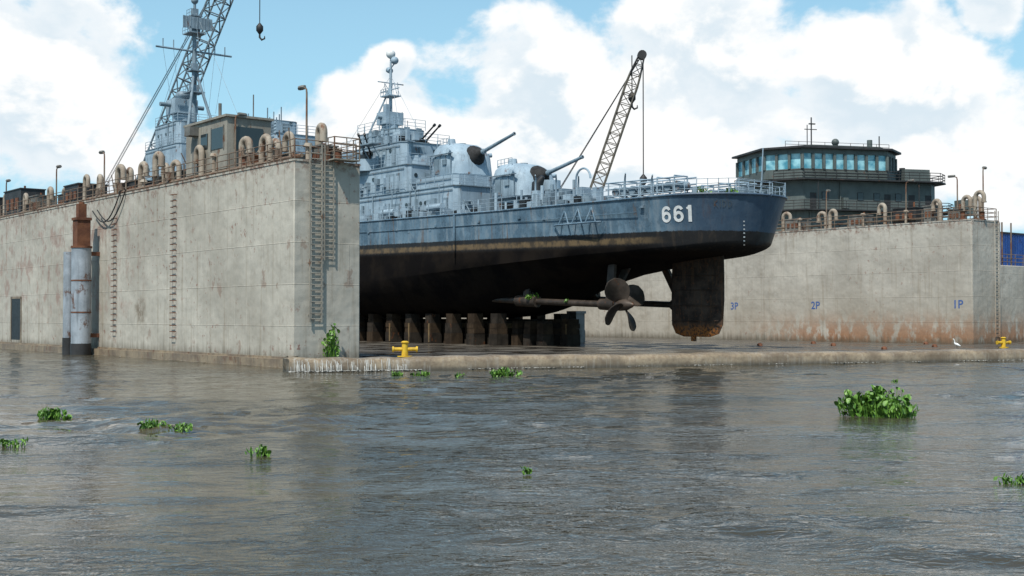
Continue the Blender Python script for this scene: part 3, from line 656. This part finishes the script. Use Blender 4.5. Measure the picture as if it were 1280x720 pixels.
def house(x0,x1,y0,y1,z0,z1,mi=0,lip=True,ports=True):
    ch=.5; poly=[(x0,y0+ch),(x0+ch,y0),(x1-ch,y0),(x1,y0+ch),(x1,y1-ch),(x1-ch,y1),(x0+ch,y1),(x0,y1-ch)]
    mb.prism(poly,z0,z1,mi)
    if lip: mb.prism([(x*1.02,(y-(y0+y1)/2)*1.01+(y0+y1)/2) for x,y in poly],z1,z1+.09,1)
    yy=y0+1.3
    while ports and yy<y1-1.2:
        k=R.random()
        if k<.35: mb.box(x0-.05,x0,yy,yy+.7,z0+.15,z0+1.95,1); mb.box(x0-.08,x0-.05,yy+.1,yy+.6,z0+.4,z0+1.7,0)
        elif k<.6: mb.tube([(x0-.06,yy,z0+1.7),(x0+.02,yy,z0+1.7)],.2,12,2)
        elif k<.8: mb.cbox((x0-.2,yy,z0+R.uniform(.5,1.8)),(.4,R.uniform(.4,.9),R.uniform(.4,.9)),R.choice([0,1]))
        else: mb.tube([(x0-.1,yy,z0),(x0-.1,yy,z1)],.06,6,1)
        yy+=R.uniform(.7,1.4)
    if ports:
        xx=x0+1
        while xx<x1-1:
            k=R.random()
            if k<.4: mb.box(xx,xx+.7,y0-.05,y0,z0+.15,z0+1.95,1)
            elif k<.7: mb.tube([(xx,y0-.06,z0+1.7),(xx,y0+.02,z0+1.7)],.2,12,2)
            else: mb.cbox((xx,y0-.15,z0+R.uniform(.5,1.8)),(R.uniform(.4,.8),.3,R.uniform(.4,.9)),1)
            xx+=R.uniform(1.,1.8)
    mb.tube([(x0-.08,y0+.5,z1-.35),(x0-.08,y1-.5,z1-.35)],.04,5,1)
house(-4.1,4.1,29.5,64,12.1,15.1)
house(-3.3,3.3,30.8,37.6,15.15,16.3,0,False,False)
house(-3.7,3.7,38.2,62,15.2,17.9); house(-3.0,3.0,40,52.5,18.0,20.4); house(-1.9,1.9,43,50.5,20.5,22.2)
house(-4.2,4.2,66,112,12.8,16.6); house(-3.5,3.5,66,84,16.7,21.6); house(-2.8,2.8,67,80,21.7,24.4); house(-1.8,1.8,70,76,24.5,26.4)
house(-4,4,90,107,16.7,21.5); house(-3.6,3.6,93,104.5,21.6,26); house(-3.0,3.0,94.5,102.5,26.1,29.2)
mb.obj('superstructure',[M_haze,M_haze2,M_glass],ship)
mb=MB()
def tub(x,y,z,r,h_=1.1,mi=0):
    n=22
    for i in range(n):
        a0=2*math.pi*i/n;a1=2*math.pi*(i+1)/n
        c0,s0,c1,s1=math.cos(a0),math.sin(a0),math.cos(a1),math.sin(a1)
        mb.add([(x+r*c0,y+r*s0,z),(x+r*c1,y+r*s1,z),(x+r*c1,y+r*s1,z+h_),(x+r*c0,y+r*s0,z+h_),(x+(r-.07)*c0,y+(r-.07)*s0,z),(x+(r-.07)*c1,y+(r-.07)*s1,z),(x+(r-.07)*c1,y+(r-.07)*s1,z+h_),(x+(r-.07)*c0,y+(r-.07)*s0,z+h_)],[(0,1,2,3),(5,4,7,6),(3,2,6,7)],mi)
    mb.tube([(x,y,z-.12),(x,y,z+.0)],r+.02,22,mi)
def forty(x,y,z,az=-math.pi/2,el=35):
    mb.tube([(x,y,z),(x,y,z+.6)],.4,12,2); mb.cbox((x,y,z+.95),(1.3,1.1,.7),2)
    d=Vector((math.cos(az)*math.cos(math.radians(el)),math.sin(az)*math.cos(math.radians(el)),math.sin(math.radians(el))))
    sd=Vector((-math.sin(az),math.cos(az),0))
    for q in (-.32,.32):
        o=Vector((x,y,z+1.2))+sd*q; mb.tube([o-d*.6,o+d*.6,o+d*.62,o+d*3.0,o+d*3.0,o+d*3.3],[.18,.16,.1,.08,.13,.15],8,2)
    mb.cbox((x,y+.2,z+1.35),(.9,.5,.6),2)
tub(0,41.2,18.0,2.3); forty(0,41.2,19.4,-math.pi/2,28); mb.tube([(0,41.2,18),(0,41.2,19.4)],.8,14,0)
tub(-3.0,46.5,18.0,1.7); forty(-3,46.5,18.4,-2.4,35); tub(-3.4,56,18,1.8); forty(-3.4,56,18.4,-2.3,35); tub(3.0,46.5,18,1.7)
tub(-3.6,70,21.7,1.7); forty(-3.6,70,22.1,-2.4,45); tub(-3.4,80,21.7,1.6); forty(-3.4,80,22.1,-2.0,35)
tub(0,20.0,12.2,.9,.6)
for k in range(75):
    y=R.uniform(10,62); x=-R.uniform(4.4,5.6); s_=R.uniform(.3,.9)
    if 20<y<29: x=-R.uniform(3,5.4)
    z=interp(zdtab,y); mb.cbox((x,y,z+s_/2),(R.uniform(.3,.7),R.uniform(.3,1.1),s_),R.choice([0,0,1,1,2]) if k%7 else 2)
for k in range(34):
    y=R.uniform(11,62); x=-R.uniform(3.9,5.4); z=interp(zdtab,y); mb.tube([(x,y,z),(x,y,z+R.uniform(.8,2.0))],R.uniform(.05,.16),8,R.choice([0,1])); 
for k in range(14):
    y=R.uniform(36,62); x=-R.uniform(3.3,4.0); mb.tube([(x,y,15.2),(x,y,16.2)],.13,8,1); mb.tube([(x,y,16.2),(x,y,16.45)],[.32,.2],10,0)
for k in range(26):
    y=R.uniform(39,61); x=-R.uniform(1,3.5); z=18.0 if y>52.5 or R.random()<.3 else 20.5; s_=R.uniform(.4,1.2)
    mb.cbox((x,y,z+s_/2),(R.uniform(.3,.8),R.uniform(.3,.9),s_),R.choice([0,1,1,2]))
    if k%2: mb.tube([(x,y,z),(x,y,z+R.uniform(1.4,3.2))],.04,5,1)
for y in (31,39,47.5,55):
    mb.tube([(-4.6,y,13.2),(-4.6,y+2.2,13.2)],.33,12,0)
    mb.tube([(-4.15,y+.3,15.4),(-4.75,y+.3,15.2),(-4.75,y+.3,12.9)],.05,6,1)
for z,x0,y0,y1 in ((15.2,-4.15,30,64),(18.0,-3.75,38.4,62),(20.5,-3.0,40.4,52),(22.3,-1.9,43.2,50.4)):
    mb.rail([(x0,y0,z),(x0,y1,z)],1.05,1.5,.025,3,0); mb.rail([(x0,y0,z),(-x0,y0,z)],1.05,1.5,.025,3,0)
for z,x0,y0,y1 in ((21.7,-3.5,66,84),(24.5,-2.8,67,80),(26.1,-3.6,93,104),(29.3,-3,94.5,102)):
    mb.rail([(x0,y0,z),(x0,y1,z)],1.1,1.5,.035,3,0); mb.rail([(x0,y0,z),(-x0,y0,z)],1.1,1.5,.035,3,0)
for k in range(12): y=R.uniform(67,80); mb.cbox((-R.uniform(1,2.5),y,24.5+.6),(.7,.8,1.2),R.choice([0,1])); mb.tube([(-2,y,24.5),(-2,y,24.5+R.uniform(1.5,3.5))],.07,6,1)
for (y,z) in ((52,17.9),(60,15.1),(44,20.4)):
    mb.cbox((-4.3,y,z),(1.2,2.4,.12),1); mb.tube([(-4.8,y-1,z),(-3.9,y-1,z-1.3)],.06,5,1); mb.tube([(-4.8,y+1,z),(-3.9,y+1,z-1.3)],.06,5,1)
for (y0,z0,y1,z1,x) in ((28.2,12.1,30.6,15.2,-3.2),(37.6,15.2,39.6,18,-3.3),(52.8,18,51,20.5,-2.6)):
    for dx in (0,.7): mb.tube([(x+dx,y0,z0),(x+dx,y1,z1)],.05,5,1)
    for k in range(9): mb.cbox((x+.35,lerp(y0,y1,(k+.5)/9),lerp(z0,z1,(k+.5)/9)),(.7,.22,.04),1)
mb.tube([(0,47,22.2),(0,47,23.2)],.9,16,0); mb.cbox((0,47,23.8),(2.2,1.8,1.3),0); mb.tube([(-1.6,47,23.9),(1.6,47,23.9)],.22,10,1)
mb.tube([(0,100,29.2),(0,100,31)],1.3,16,0); mb.cbox((0,100,32),(3.4,3,2),0); mb.tube([(-3.2,100,32.2),(3.2,100,32.2)],.3,10,1); mb.ball((0,99.6,33.6),1.1,1,.6)
for x0 in (-4.3,2.6):
    for y0 in (1.5,3.3,5.1,6.9,8.7):
        for dx in (0,1.4): mb.tube([(x0+dx,y0,11.95),(x0+dx,y0,13.5)],.06,6,0)
        mb.tube([(x0,y0,13.5),(x0+1.4,y0,13.5)],.06,6,0)
    for z in (12.4,13.0,13.5):
        for dx in (0,1.4): mb.tube([(x0+dx,.6,z-.15),(x0+dx,9,z)],.06,6,0)
    for k in range(8): mb.tube([(x0+.1,1.4+k*.95,12.75),(x0+1.3,1.4+k*.95,12.75)],.36,12,1)
mb.tube([(-1,12.6,12.4),(1,12.6,12.4)],.5,14,1); mb.cbox((1.6,12.6,12.5),(.8,1.2,1),0); mb.cbox((-1.7,13.8,12.8),(1.4,1.2,1.4),0)
for k in range(24): 
    y=R.uniform(9.5,20); x=R.uniform(-5,1.5); s_=R.uniform(.3,.8); mb.cbox((x,y,12+s_),(R.uniform(.4,1),R.uniform(.4,1.2),2*s_),R.choice([0,1,0]))
for (x,y,hg) in ((-5.0,11.5,2.2),(-4.8,14.5,2.6),(-5.1,6,1.9),(-4.6,17.4,2.8),(-5.2,3,1.5)):
    mb.tube([(x,y,12),(x,y,12+hg*.7),(x-.15,y-.2,12+hg*.9),(x-.6,y-.7,12+hg)],[.09,.08,.07,.05],8,0)
P=[(-2.5,14.6,12)]; 
for i in range(12): a_=math.pi*i/11; P.append((-2.5,14.6-.9*(1-math.cos(a_)),14.4+.9*math.sin(a_)))
mb.tube(P,.09,8,0)
mb.cbox((-1.4,17.6,12.9),(2.6,2.0,1.6),0); mb.cbox((-1.4,17.6,13.8),(2.9,2.3,.1),1); tub(-1.4,19.2,13.9,.9,.9)
mb.tube([(-3.2,18.8,12.6),(-3.2,18.8,14.4),(-3.0,18.3,15.0)],[.6,.5,.2],14,2)
mb.cbox((0,-1.6,12.3),(1.2,.9,.7),1); mb.tube([(0,-3.2,11.9),(0,-3.4,15.4)],.045,6,0)
for x in (-3.4,3.4): mb.tube([(x,-.4,11.9),(x,-.4,12.6)],.2,10,1); mb.tube([(x,.3,11.9),(x,.3,12.6)],.2,10,1)
mb.obj('deck_fittings',[M_haze,M_haze2,M_gun],ship)
mb=MB(); ym=46.9
mb.tube([(0,ym,20.4),(0,ym,28.6),(0,ym,30.5)],[.24,.15,.08],10); 
for dx,dy in ((-1.5,2),(1.5,2)): mb.tube([(dx,ym+dy,22.2),(0,ym,27.2)],.1,8)
mb.cbox((0,ym,26.2),(1.5,1.7,.12)); mb.rail([(-.75,ym-.8,26.2),(-.75,ym+.8,26.2)],.7,.6,.025,2); mb.cbox((0,ym,24.4),(1.1,1.1,.1)); mb.cbox((-.5,ym,24.9),(.5,.6,.8))
mb.tube([(-1.6,ym,27.6),(1.6,ym,27.6)],.06,6); mb.tube([(0,ym-1.6,26.9),(0,ym+1.9,26.9)],.06,6); mb.tube([(-.1,ym-.9,23.6),(-.1,ym+2.8,24.2)],.05,6)
mb.ball((0,ym,30.7),.5,1); mb.ball((0,ym-.75,29.9),.42,0); mb.tube([(0,ym,29.2),(0,ym-.75,29.6)],.07,6); mb.tube([(0,ym,28.9),(0,ym+.5,29.1)],.3,10)
for k in range(6): mb.tube([(R.uniform(-.6,.6),ym+R.uniform(-1,1),26.3),(R.uniform(-.6,.6),ym+R.uniform(-1,1),27.6)],.04,5)
for e in ((-2,ym-6,18),(2,ym-6,18),(-3,ym+8,18),(3,ym+8,18)): mb.tube([(0,ym,28.4),e],.02,4,0,False)
mb.obj('after_mast',[M_haze,M_white],ship)
mb=MB(); ym=96
mb.tube([(0,ym,26),(0,ym,40),(0,ym,48)],[.42,.3,.14],10)
for dx in (-2.4,2.4): mb.tube([(dx,ym-3,26),(0,ym,37)],.2,8)
mb.tube([(-5.5,ym,39.2),(5.5,ym,39.2)],.14,8); mb.tube([(-.1,ym-2.8,39.8),(-.1,ym+2.8,38.9)],.09,6)
for x in (-4.5,-3,3,4.5): mb.tube([(x,ym,39.2),(x,ym,40.4)],.08,5); mb.tube([(x,ym,39.2),(x*.7,ym,31)],.025,4)
for z,w in ((33.5,2.2),(36.5,1.6),(41.6,2.4),(44,1.6)): mb.cbox((0,ym,z),(w,w,.15)); mb.rail([(-w/2,-w/2+ym,z),(-w/2,ym+w/2,z)],.9,.8,.035,2); mb.cbox((0,ym,z+.6),(w*.5,w*.45,.9))
mb.cbox((0,ym-1,42.9),(4.2,.15,1.6)); mb.ball((0,ym,46.2),.5)
for k in range(9): mb.tube([(-2.1+k*.52,ym-1.1,42.1),(-2.1+k*.52,ym-1.1,43.7)],.04,4)
for e in ((-3,ym-12,24),(3,ym-12,24),(-3,ym+12,22),(3,ym+12,22)): mb.tube([(0,ym,45),e],.03,4,0,False)
mb.obj('foremast',[M_haze2],ship)
# ------------------------------------------------------------ CRANES
def crane(name,base,foot,tip,w,mat,n=16,house=1.,hooks=(),pedestal=3.,cr=.035,hk=1.):
    e=empty(name,(0,0,0))
    mb=MB(); mb.truss(foot,tip,w,w*.45,n,.075*w/1.3,.045*w/1.3,0,1,Vector((0,0,1)).cross((Vector(tip)-Vector(foot)).normalized()).normalized())
    mb.tube([Vector(tip)-Vector((.0,w*.3,0)),Vector(tip)+Vector((0,w*.3,0))],w*.38,14,1); mb.obj('boom',[mat,M_darksteel],e)
    B=Vector(base); h_=house; d=Vector((tip[0]-foot[0],tip[1]-foot[1],0)).normalized(); rz=math.atan2(d.y,d.x); pr=Vector((-d.y,d.x,0))
    mb=MB(); mb.tube([B,B+Vector((0,0,pedestal))],1.3*h_,18,1); mb.tube([B+Vector((0,0,pedestal)),B+Vector((0,0,pedestal+.4))],1.9*h_,20,1)
    z=B.z+pedestal+.4; c=B-d*1.4*h_
    mb.cbox((c.x,c.y,z+1.3*h_),(5.5*h_,3.2*h_,2.4*h_),0,rz); mb.cbox((c.x,c.y,z+2.55*h_),(5.6*h_,3.3*h_,.12),1,rz)
    cb=B+d*1.6*h_+pr*1.3*h_; mb.cbox((cb.x,cb.y,z+1.4*h_),(1.6*h_,1.2*h_,2.2*h_),0,rz); mb.cbox((cb.x,cb.y,z+1.8*h_),(1.64*h_,1.24*h_,.9*h_),2,rz)
    top=c-d*.8*h_+Vector((0,0,z-B.z+6.3*h_)); 
    for q in (-1,1): mb.tube([c+d*1.5*h_+pr*q*1.2*h_+Vector((0,0,z-B.z+2.5*h_)),top+pr*q*.8*h_],.13*h_,6,1); mb.tube([c-d*2.5*h_+pr*q*1.2*h_+Vector((0,0,z-B.z+2.5*h_)),top+pr*q*.8*h_],.13*h_,6,1)
    mb.obj('machine_house',[mat,M_darksteel,M_glass],e)
    mb=MB(); T=Vector(tip); F=Vector(foot)
    for q in (-1,-.5,.5,1): mb.tube([top+pr*q*.6,T+pr*q*.3],cr,4,0,False)
    for (dx,L) in hooks:
        p=T+d*dx; mb.tube([p,p-Vector((0,0,L))],.05*min(w,1.5),5,0,False); q=p-Vector((0,0,L)); k=hk
        mb.tube([q+Vector((0,0,.4*k)),q,q-Vector((0,0,.5*k)),q-Vector((0,0,.9*k))],[.1*k,.42*k,.42*k,.12*k],12,0)
        mb.tube([q-Vector((0,0,.8*k)),q-Vector((0,0,1.3*k)),q-Vector((0,0,1.6*k))+d*.25*k,q-Vector((0,0,1.45*k))+d*.6*k,q-Vector((0,0,1.15*k))+d*.6*k],[.1*k,.12*k,.13*k,.1*k,.05*k],8,0)
    mb.obj('cables_and_hook',[M_darksteel],e); return e
bs=D(73,58,12.0)
crane('dock_crane',bs,(bs.x+1.2,bs.y,15.2),(16.9,bs.y-1,36.9),1.55,M_cranes,17,.95,((-1.3,5.2),(.15,16)),1.2,.03,1.15)
cb_=Vector((-64.5,192,1.2))
crane('barge_crane',cb_,(cb_.x+2,192,8),(-41.0,190,62),2.7,M_craneb,26,1.5,((2.2,14.5),),4.,.035,1.3)
mb=MB(); mb.prism([(-85,182),(-42,182),(-38,186),(-38,204),(-42,208),(-85,208)],-.5,2.0); mb.rail([(-84,183,2),(-43,183,2)],1.1,2,.04,2); mb.obj('crane_barge',M_greymach)
# ------------------------------------------------------------ vessel deckhouse behind far wall
ves=empty('towboat',(43.8,168,-.9),math.radians(14))
mb=MB(); mb.prism([(-22,-11),(24,-11),(27,-6),(27,12),(-22,12),(-25,6),(-25,-6)],-.5,5,0); mb.obj('hull',[M_darksteel],ves)
def chpoly(x0,x1,y0,y1,c,c2=None):
    c2=c if c2 is None else c2
    return [(x0+c,y0),(x1-c2,y0),(x1,y0+c2),(x1,y1),(x0,y1),(x0,y0+c)]
mb=MB()
levels=[(-11.5,15.0,-7.5,9,5,9.5),(-11,14.5,-7,9,9.5,13.6),(-10.5,13.3,-6.5,9,13.6,17.6),(-10.2,12.4,-6,8,17.6,21.6)]
for x0,x1,y0,y1,z0,z1 in levels:
    mb.prism(chpoly(x0,x1,y0,y1,2.6,1.5),z0,z1-.12,0)
    mb.prism(chpoly(x0-1.,x1+1.2,y0-1.3,y1+.6,3,2),z1-.12,z1+.05,1)
    P=[(x0-.9,y1,z1+.05),(x0-.9,y0+1.7,z1+.05),(x0+2.0,y0-1.2,z1+.05),(x1-.9,y0-1.2,z1+.05),(x1+1.1,y0+.8,z1+.05),(x1+1.1,y1,z1+.05)]
    mb.rail(P,1.1,1.5,.05,3,1)
    xx=x0+3.4
    while xx<x1-2:
        k=R.random()
        if k<.25: mb.box(xx,xx+.9,y0-.04,y0,z0+.2,z0+2.3,1)
        elif k<.8: mb.box(xx-.07,xx+.87,y0-.04,y0-.001,z0+1.35,z0+2.45,1); mb.box(xx,xx+.8,y0-.07,y0-.041,z0+1.42,z0+2.38,2)
        else: mb.tube([(xx,y0-.15,z0),(xx,y0-.15,z1-.2)],.09,6,0); mb.cbox((xx+.6,y0-.25,z0+1),(.7,.5,1.4),0)
        xx+=R.uniform(1.3,2.6)
    for xq in (x0+4,x1-4): mb.tube([(xq,y0-1.1,z0+.1),(xq,y0-1.1,z1-.1)],.06,6,1)
pp=chpoly(-12.0,7.0,-7,5,3.6,3.2)
mb.prism(pp,21.7,22.9,0); mb.prism(chpoly(-11.85,6.85,-6.85,4.9,3.6,3.2),22.9,24.9,3); mb.prism(pp,24.9,25.5,0)
mb.prism(chpoly(-12.6,7.6,-7.6,5.5,3.8,3.4),25.5,25.75,1); mb.prism(chpoly(-8,6,-5,4,2,2),25.75,26.3,0)
def mull(p,q,n):
    for i in range(n+1):
        x=lerp(p[0],q[0],i/n); y=lerp(p[1],q[1],i/n); mb.cbox((x,y,23.9),(.34,.3,2.02),0,math.atan2(q[1]-p[1],q[0]-p[0]))
mull(pp[5],pp[0],3); mull(pp[0],pp[1],8); mull(pp[1],pp[2],3); mull(pp[4],pp[5],4)
mb.rail([(-10,-5.5,25.75),(5,-5.5,25.75)],.8,1.8,.03,2,1); mb.box(8.2,12.0,-4,5,21.7,23.6,0)
mb.tube([(-5,-3,26.3),(-5,-3,30.2)],.09,8,1); mb.tube([(-6.0,-3,28.6),(-4.2,-3,28.6)],.06,6,1); mb.tube([(-5.6,-3,26.3),(-5.6,-3,29.2)],.06,6,1); mb.cbox((-5,-3.2,29.3),(.9,.2,.15),1)
mb.tube([(5.6,-2,26),(5.6,-2,28.2)],.08,6,1); mb.tube([(3,-4,26),(3,-4,27.3)],.35,12,0); mb.ball((-1.5,-3,27.0),.5,0)
for x in (9.5,11.5): mb.tube([(x,2,21.6),(x,2,24.5)],.4,12,1)
mb.cbox((15,-7.5,18.3),(2.2,1.6,1.8),0)
mb.obj('deckhouse',[M_house,M_darksteel,M_glass,M_teal],ves)
mb=MB(); mb.box(83,96,6,12,8.05,11.6,0)
for k in range(26): mb.box(83.05+k*.48,83.25+k*.48,5.94,5.999,8.2,11.4,0)
mb.box(82.9,96.1,5.9,12.1,11.6,11.75,1)
mb.obj('blue_container',[M_blue,M_darksteel],None,True)
# ------------------------------------------------------------ plants
def leaves(name,c,rad,n,hh_,mat=M_leaf,sz=.13,lobes=5,core=0):
    mb=MB(); cl=[(R.uniform(-1,1)*rad*1.0,R.uniform(-1,1)*rad*.55,R.uniform(.35,1)) for _ in range(lobes)]+[(0+R.uniform(-.3,.3)*rad,0,1.)]*core
    for i in range(n):
        cx,cy,ch=R.choice(cl); a_=R.uniform(0,6.28); r=rad*.5*R.random()**.6
        x=cx+r*math.cos(a_)*1.2; y=cy+r*math.sin(a_); z=R.random()**.8*hh_*ch*(1-(r/(rad*.65))**2*.6)+.01
        up=R.random()<.45
        s=sz*R.uniform(.5,1.2)
        if up:
            L=s*2.2; ln=Vector((R.uniform(-.6,.6),R.uniform(-.4,.4),1)).normalized(); sd=ln.cross(Vector((R.uniform(-1,1),R.uniform(-1,1),.1))).normalized()*s*.32
            p=Vector((x,y,z*.7)); mb.add([p,p+ln*L*.45+sd,p+ln*L,p+ln*L*.45-sd],[(0,1,2,3)])
        else:
            nm=Vector((R.uniform(-.9,.9),R.uniform(-.9,.9),R.uniform(.15,1))).normalized()
            q=nm.to_track_quat('Z','Y').to_matrix(); P=[q@Vector((s*.75*math.cos(k*math.pi/3.5),s*1.1*math.sin(k*math.pi/3.5),.2*s*math.cos(k*1.8)))+Vector((x,y,z)) for k in range(7)]
            mb.add(P,[tuple(range(7))])
        if i%3==0: mb.tube([(x*.9,y*.9,-.03),(x,y,z)],[.014,.008],4)
    mb.obj(name,mat,None,False,c,False)
def hy(X,Y,rad,n,h_,sz=.1,lobes=5,core=0): leaves('water_hyacinth',(X,Y,.02),rad,n,h_,M_leaf,sz,lobes,core)
hy(10.95,36.8,.8,950,.85,.10,8,4)
hy(-13.2,35.5,.42,180,.32,.08,5,2); hy(-9.3,32.6,.3,90,.26,.07,4,1); hy(-8.5,32.0,.3,60,.2,.06,3,1); hy(-11.2,28,.32,60,.24,.06,4); hy(-5.3,26.1,.18,60,.26,.06,3,2); hy(.25,23.4,.13,30,.12,.045,2); hy(8.95,22,.32,90,.15,.05,5)
hy(-.25,61,.6,160,.45,.11,4,2); hy(-5.6,61.8,.45,50,.22,.1,3); hy(-4.5,61.3,.4,50,.18,.1,3); hy(-2.4,60.5,.3,25,.14,.09,2); hy(17,55,.3,20,.12,.08,2)
leaves('corner_weeds',tuple(D(2.3,-.5,.65)),.4,190,1.9,M_leaf,.13,4,1)
leaves('shaft_weeds',tuple(D(SC-4.2,18.5,4.4)),.45,90,.6,M_leaf,.13); leaves('shaft_weeds',tuple(D(SC-4.2,14,4.1)),.25,40,.3,M_leaf,.1)
leaves('deck_weeds',tuple(D(SC-4.3,-1,11.9)),.45,50,.7,M_leaf,.11); leaves('deck_weeds',tuple(D(SC-2.5,-2.4,11.9)),.35,40,.6,M_leaf,.11)
leaves('corner_weeds',tuple(D(-.4,56,.4)),.5,70,1.0,M_leaf,.12)
def egret(loc,rz,mat,s=1.):
    mb=MB()
    mb.tube([(-.34,0,.34),(-.2,0,.40),(-.05,0,.47),(.1,0,.53),(.19,0,.62),(.16,0,.74),(.2,0,.85),(.24,0,.93),(.30,0,.95),(.34,0,.945)],[.015,.07,.115,.11,.055,.035,.03,.045,.035,.015],12,0)
    mb.tube([(.33,0,.945),(.48,0,.92)],[.018,.004],6,1)
    for q in (-.04,.04): mb.tube([(0,q,.42),(-.03,q,.2),(0,q,.01)],[.02,.011,.01],6,2); mb.tube([(0,q,.01),(.09,q,.008)],.008,5,2)
    o=mb.obj('egret',[mat,M_yellow,M_gun]); o.location=loc; o.rotation_euler=(0,0,rz); o.scale=(s,s,s)
egret((29.6,82.6,.72),2.6,M_white,.75)
# ------------------------------------------------------------ WORLD
wd=bpy.data.worlds.new('World'); sc.world=wd; wd.use_nodes=True; h=N(wd.node_tree); bg=wd.node_tree.nodes['Background']
EL=math.radians(56); SR=math.radians(202)
sky=h.new('ShaderNodeTexSky'); sky.sky_type='NISHITA'; sky.sun_disc=False; sky.sun_elevation=EL; sky.sun_rotation=SR; sky.air_density=1.; sky.dust_density=1.2; sky.ozone_density=1.2
tc=h.new('ShaderNodeTexCoord'); dv=tc.outputs['Generated']
def blob(az,el,r):
    v=Vector((math.sin(az)*math.cos(el),math.cos(az)*math.cos(el),math.sin(el)))
    m=h.new('ShaderNodeVectorMath',operation='DISTANCE'); h.put(m.inputs[0],dv); m.inputs[1].default_value=v
    return h.ss(m.outputs['Value'],r,r*.15)
field=None
for az,el,r in ((-.36,.17,.14),(-.27,.08,.13),(-.42,.22,.1),(-.19,.11,.10),(.03,.14,.16),(-.09,.13,.13),(.15,.19,.14),(.3,.17,.15),(.22,.09,.15),(.42,.12,.13),(.0,.05,.15),(-.1,.2,.04),(.37,.23,.05)):
    bl_=blob(az,el,r); field=bl_ if field is None else h.math('MAXIMUM',field,bl_)
cl=h.noise(h.map(dv,(1,1,1.35)),9,9,.56,.15); cl2=h.noise(h.map(dv,(1,1,1.35),(.012,0,.03)),9,9,.56,.15)
mask=h.math('ADD',h.math('MULTIPLY',field,.34),cl); zz=h.sep(dv)[2]
cov=h.ss(mask,.615,.73)
shade=h.ss(h.math('SUBTRACT',cl,cl2),-.08,.05); 
ccol=h.mix(shade,(.72,.83,.91),(1.05,1.05,1.04)); ccol=h.mix(h.ss(mask,.86,.70,0,.6),ccol,(.97,1.0,1.02))
skyc=h.new('ShaderNodeVectorMath',operation='MULTIPLY'); h.put(skyc.inputs[0],sky.outputs[0]); skyc.inputs[1].default_value=(.12,.15,.15)
haze=h.ss(zz,.50,.0); haze=h.math('MULTIPLY',haze,.92,True); base=h.mix(haze,skyc.outputs[0],(.44,.78,.97))
final=h.mix(cov,base,ccol)
sc10=h.new('ShaderNodeVectorMath',operation='SCALE'); h.put(sc10.inputs[0],final); sc10.inputs['Scale'].default_value=10.
h.put(bg.inputs[0],sc10.outputs[0]); bg.inputs[1].default_value=.1
sd=bpy.data.lights.new('sun','SUN'); sd.energy=5.0; sd.angle=math.radians(.6); sd.color=(1,.955,.88)
so=bpy.data.objects.new('sun',sd); sc.collection.objects.link(so)
dirv=Vector((math.sin(SR)*math.cos(EL),math.cos(SR)*math.cos(EL),math.sin(EL))); so.rotation_euler=dirv.to_track_quat('Z','Y').to_euler(); so.location=(0,0,80)
cam=bpy.data.cameras.new('camera'); co_=bpy.data.objects.new('camera',cam); sc.collection.objects.link(co_); sc.camera=co_
cam.lens=36*1550/1280; cam.sensor_width=36; cam.clip_end=8000; cam.clip_start=.1
co_.location=(0,0,2.97); co_.rotation_euler=(math.radians(90)+math.atan(35/1550),0,0)
sc.view_settings.view_transform='Standard'; sc.view_settings.look='None'; sc.view_settings.exposure=0
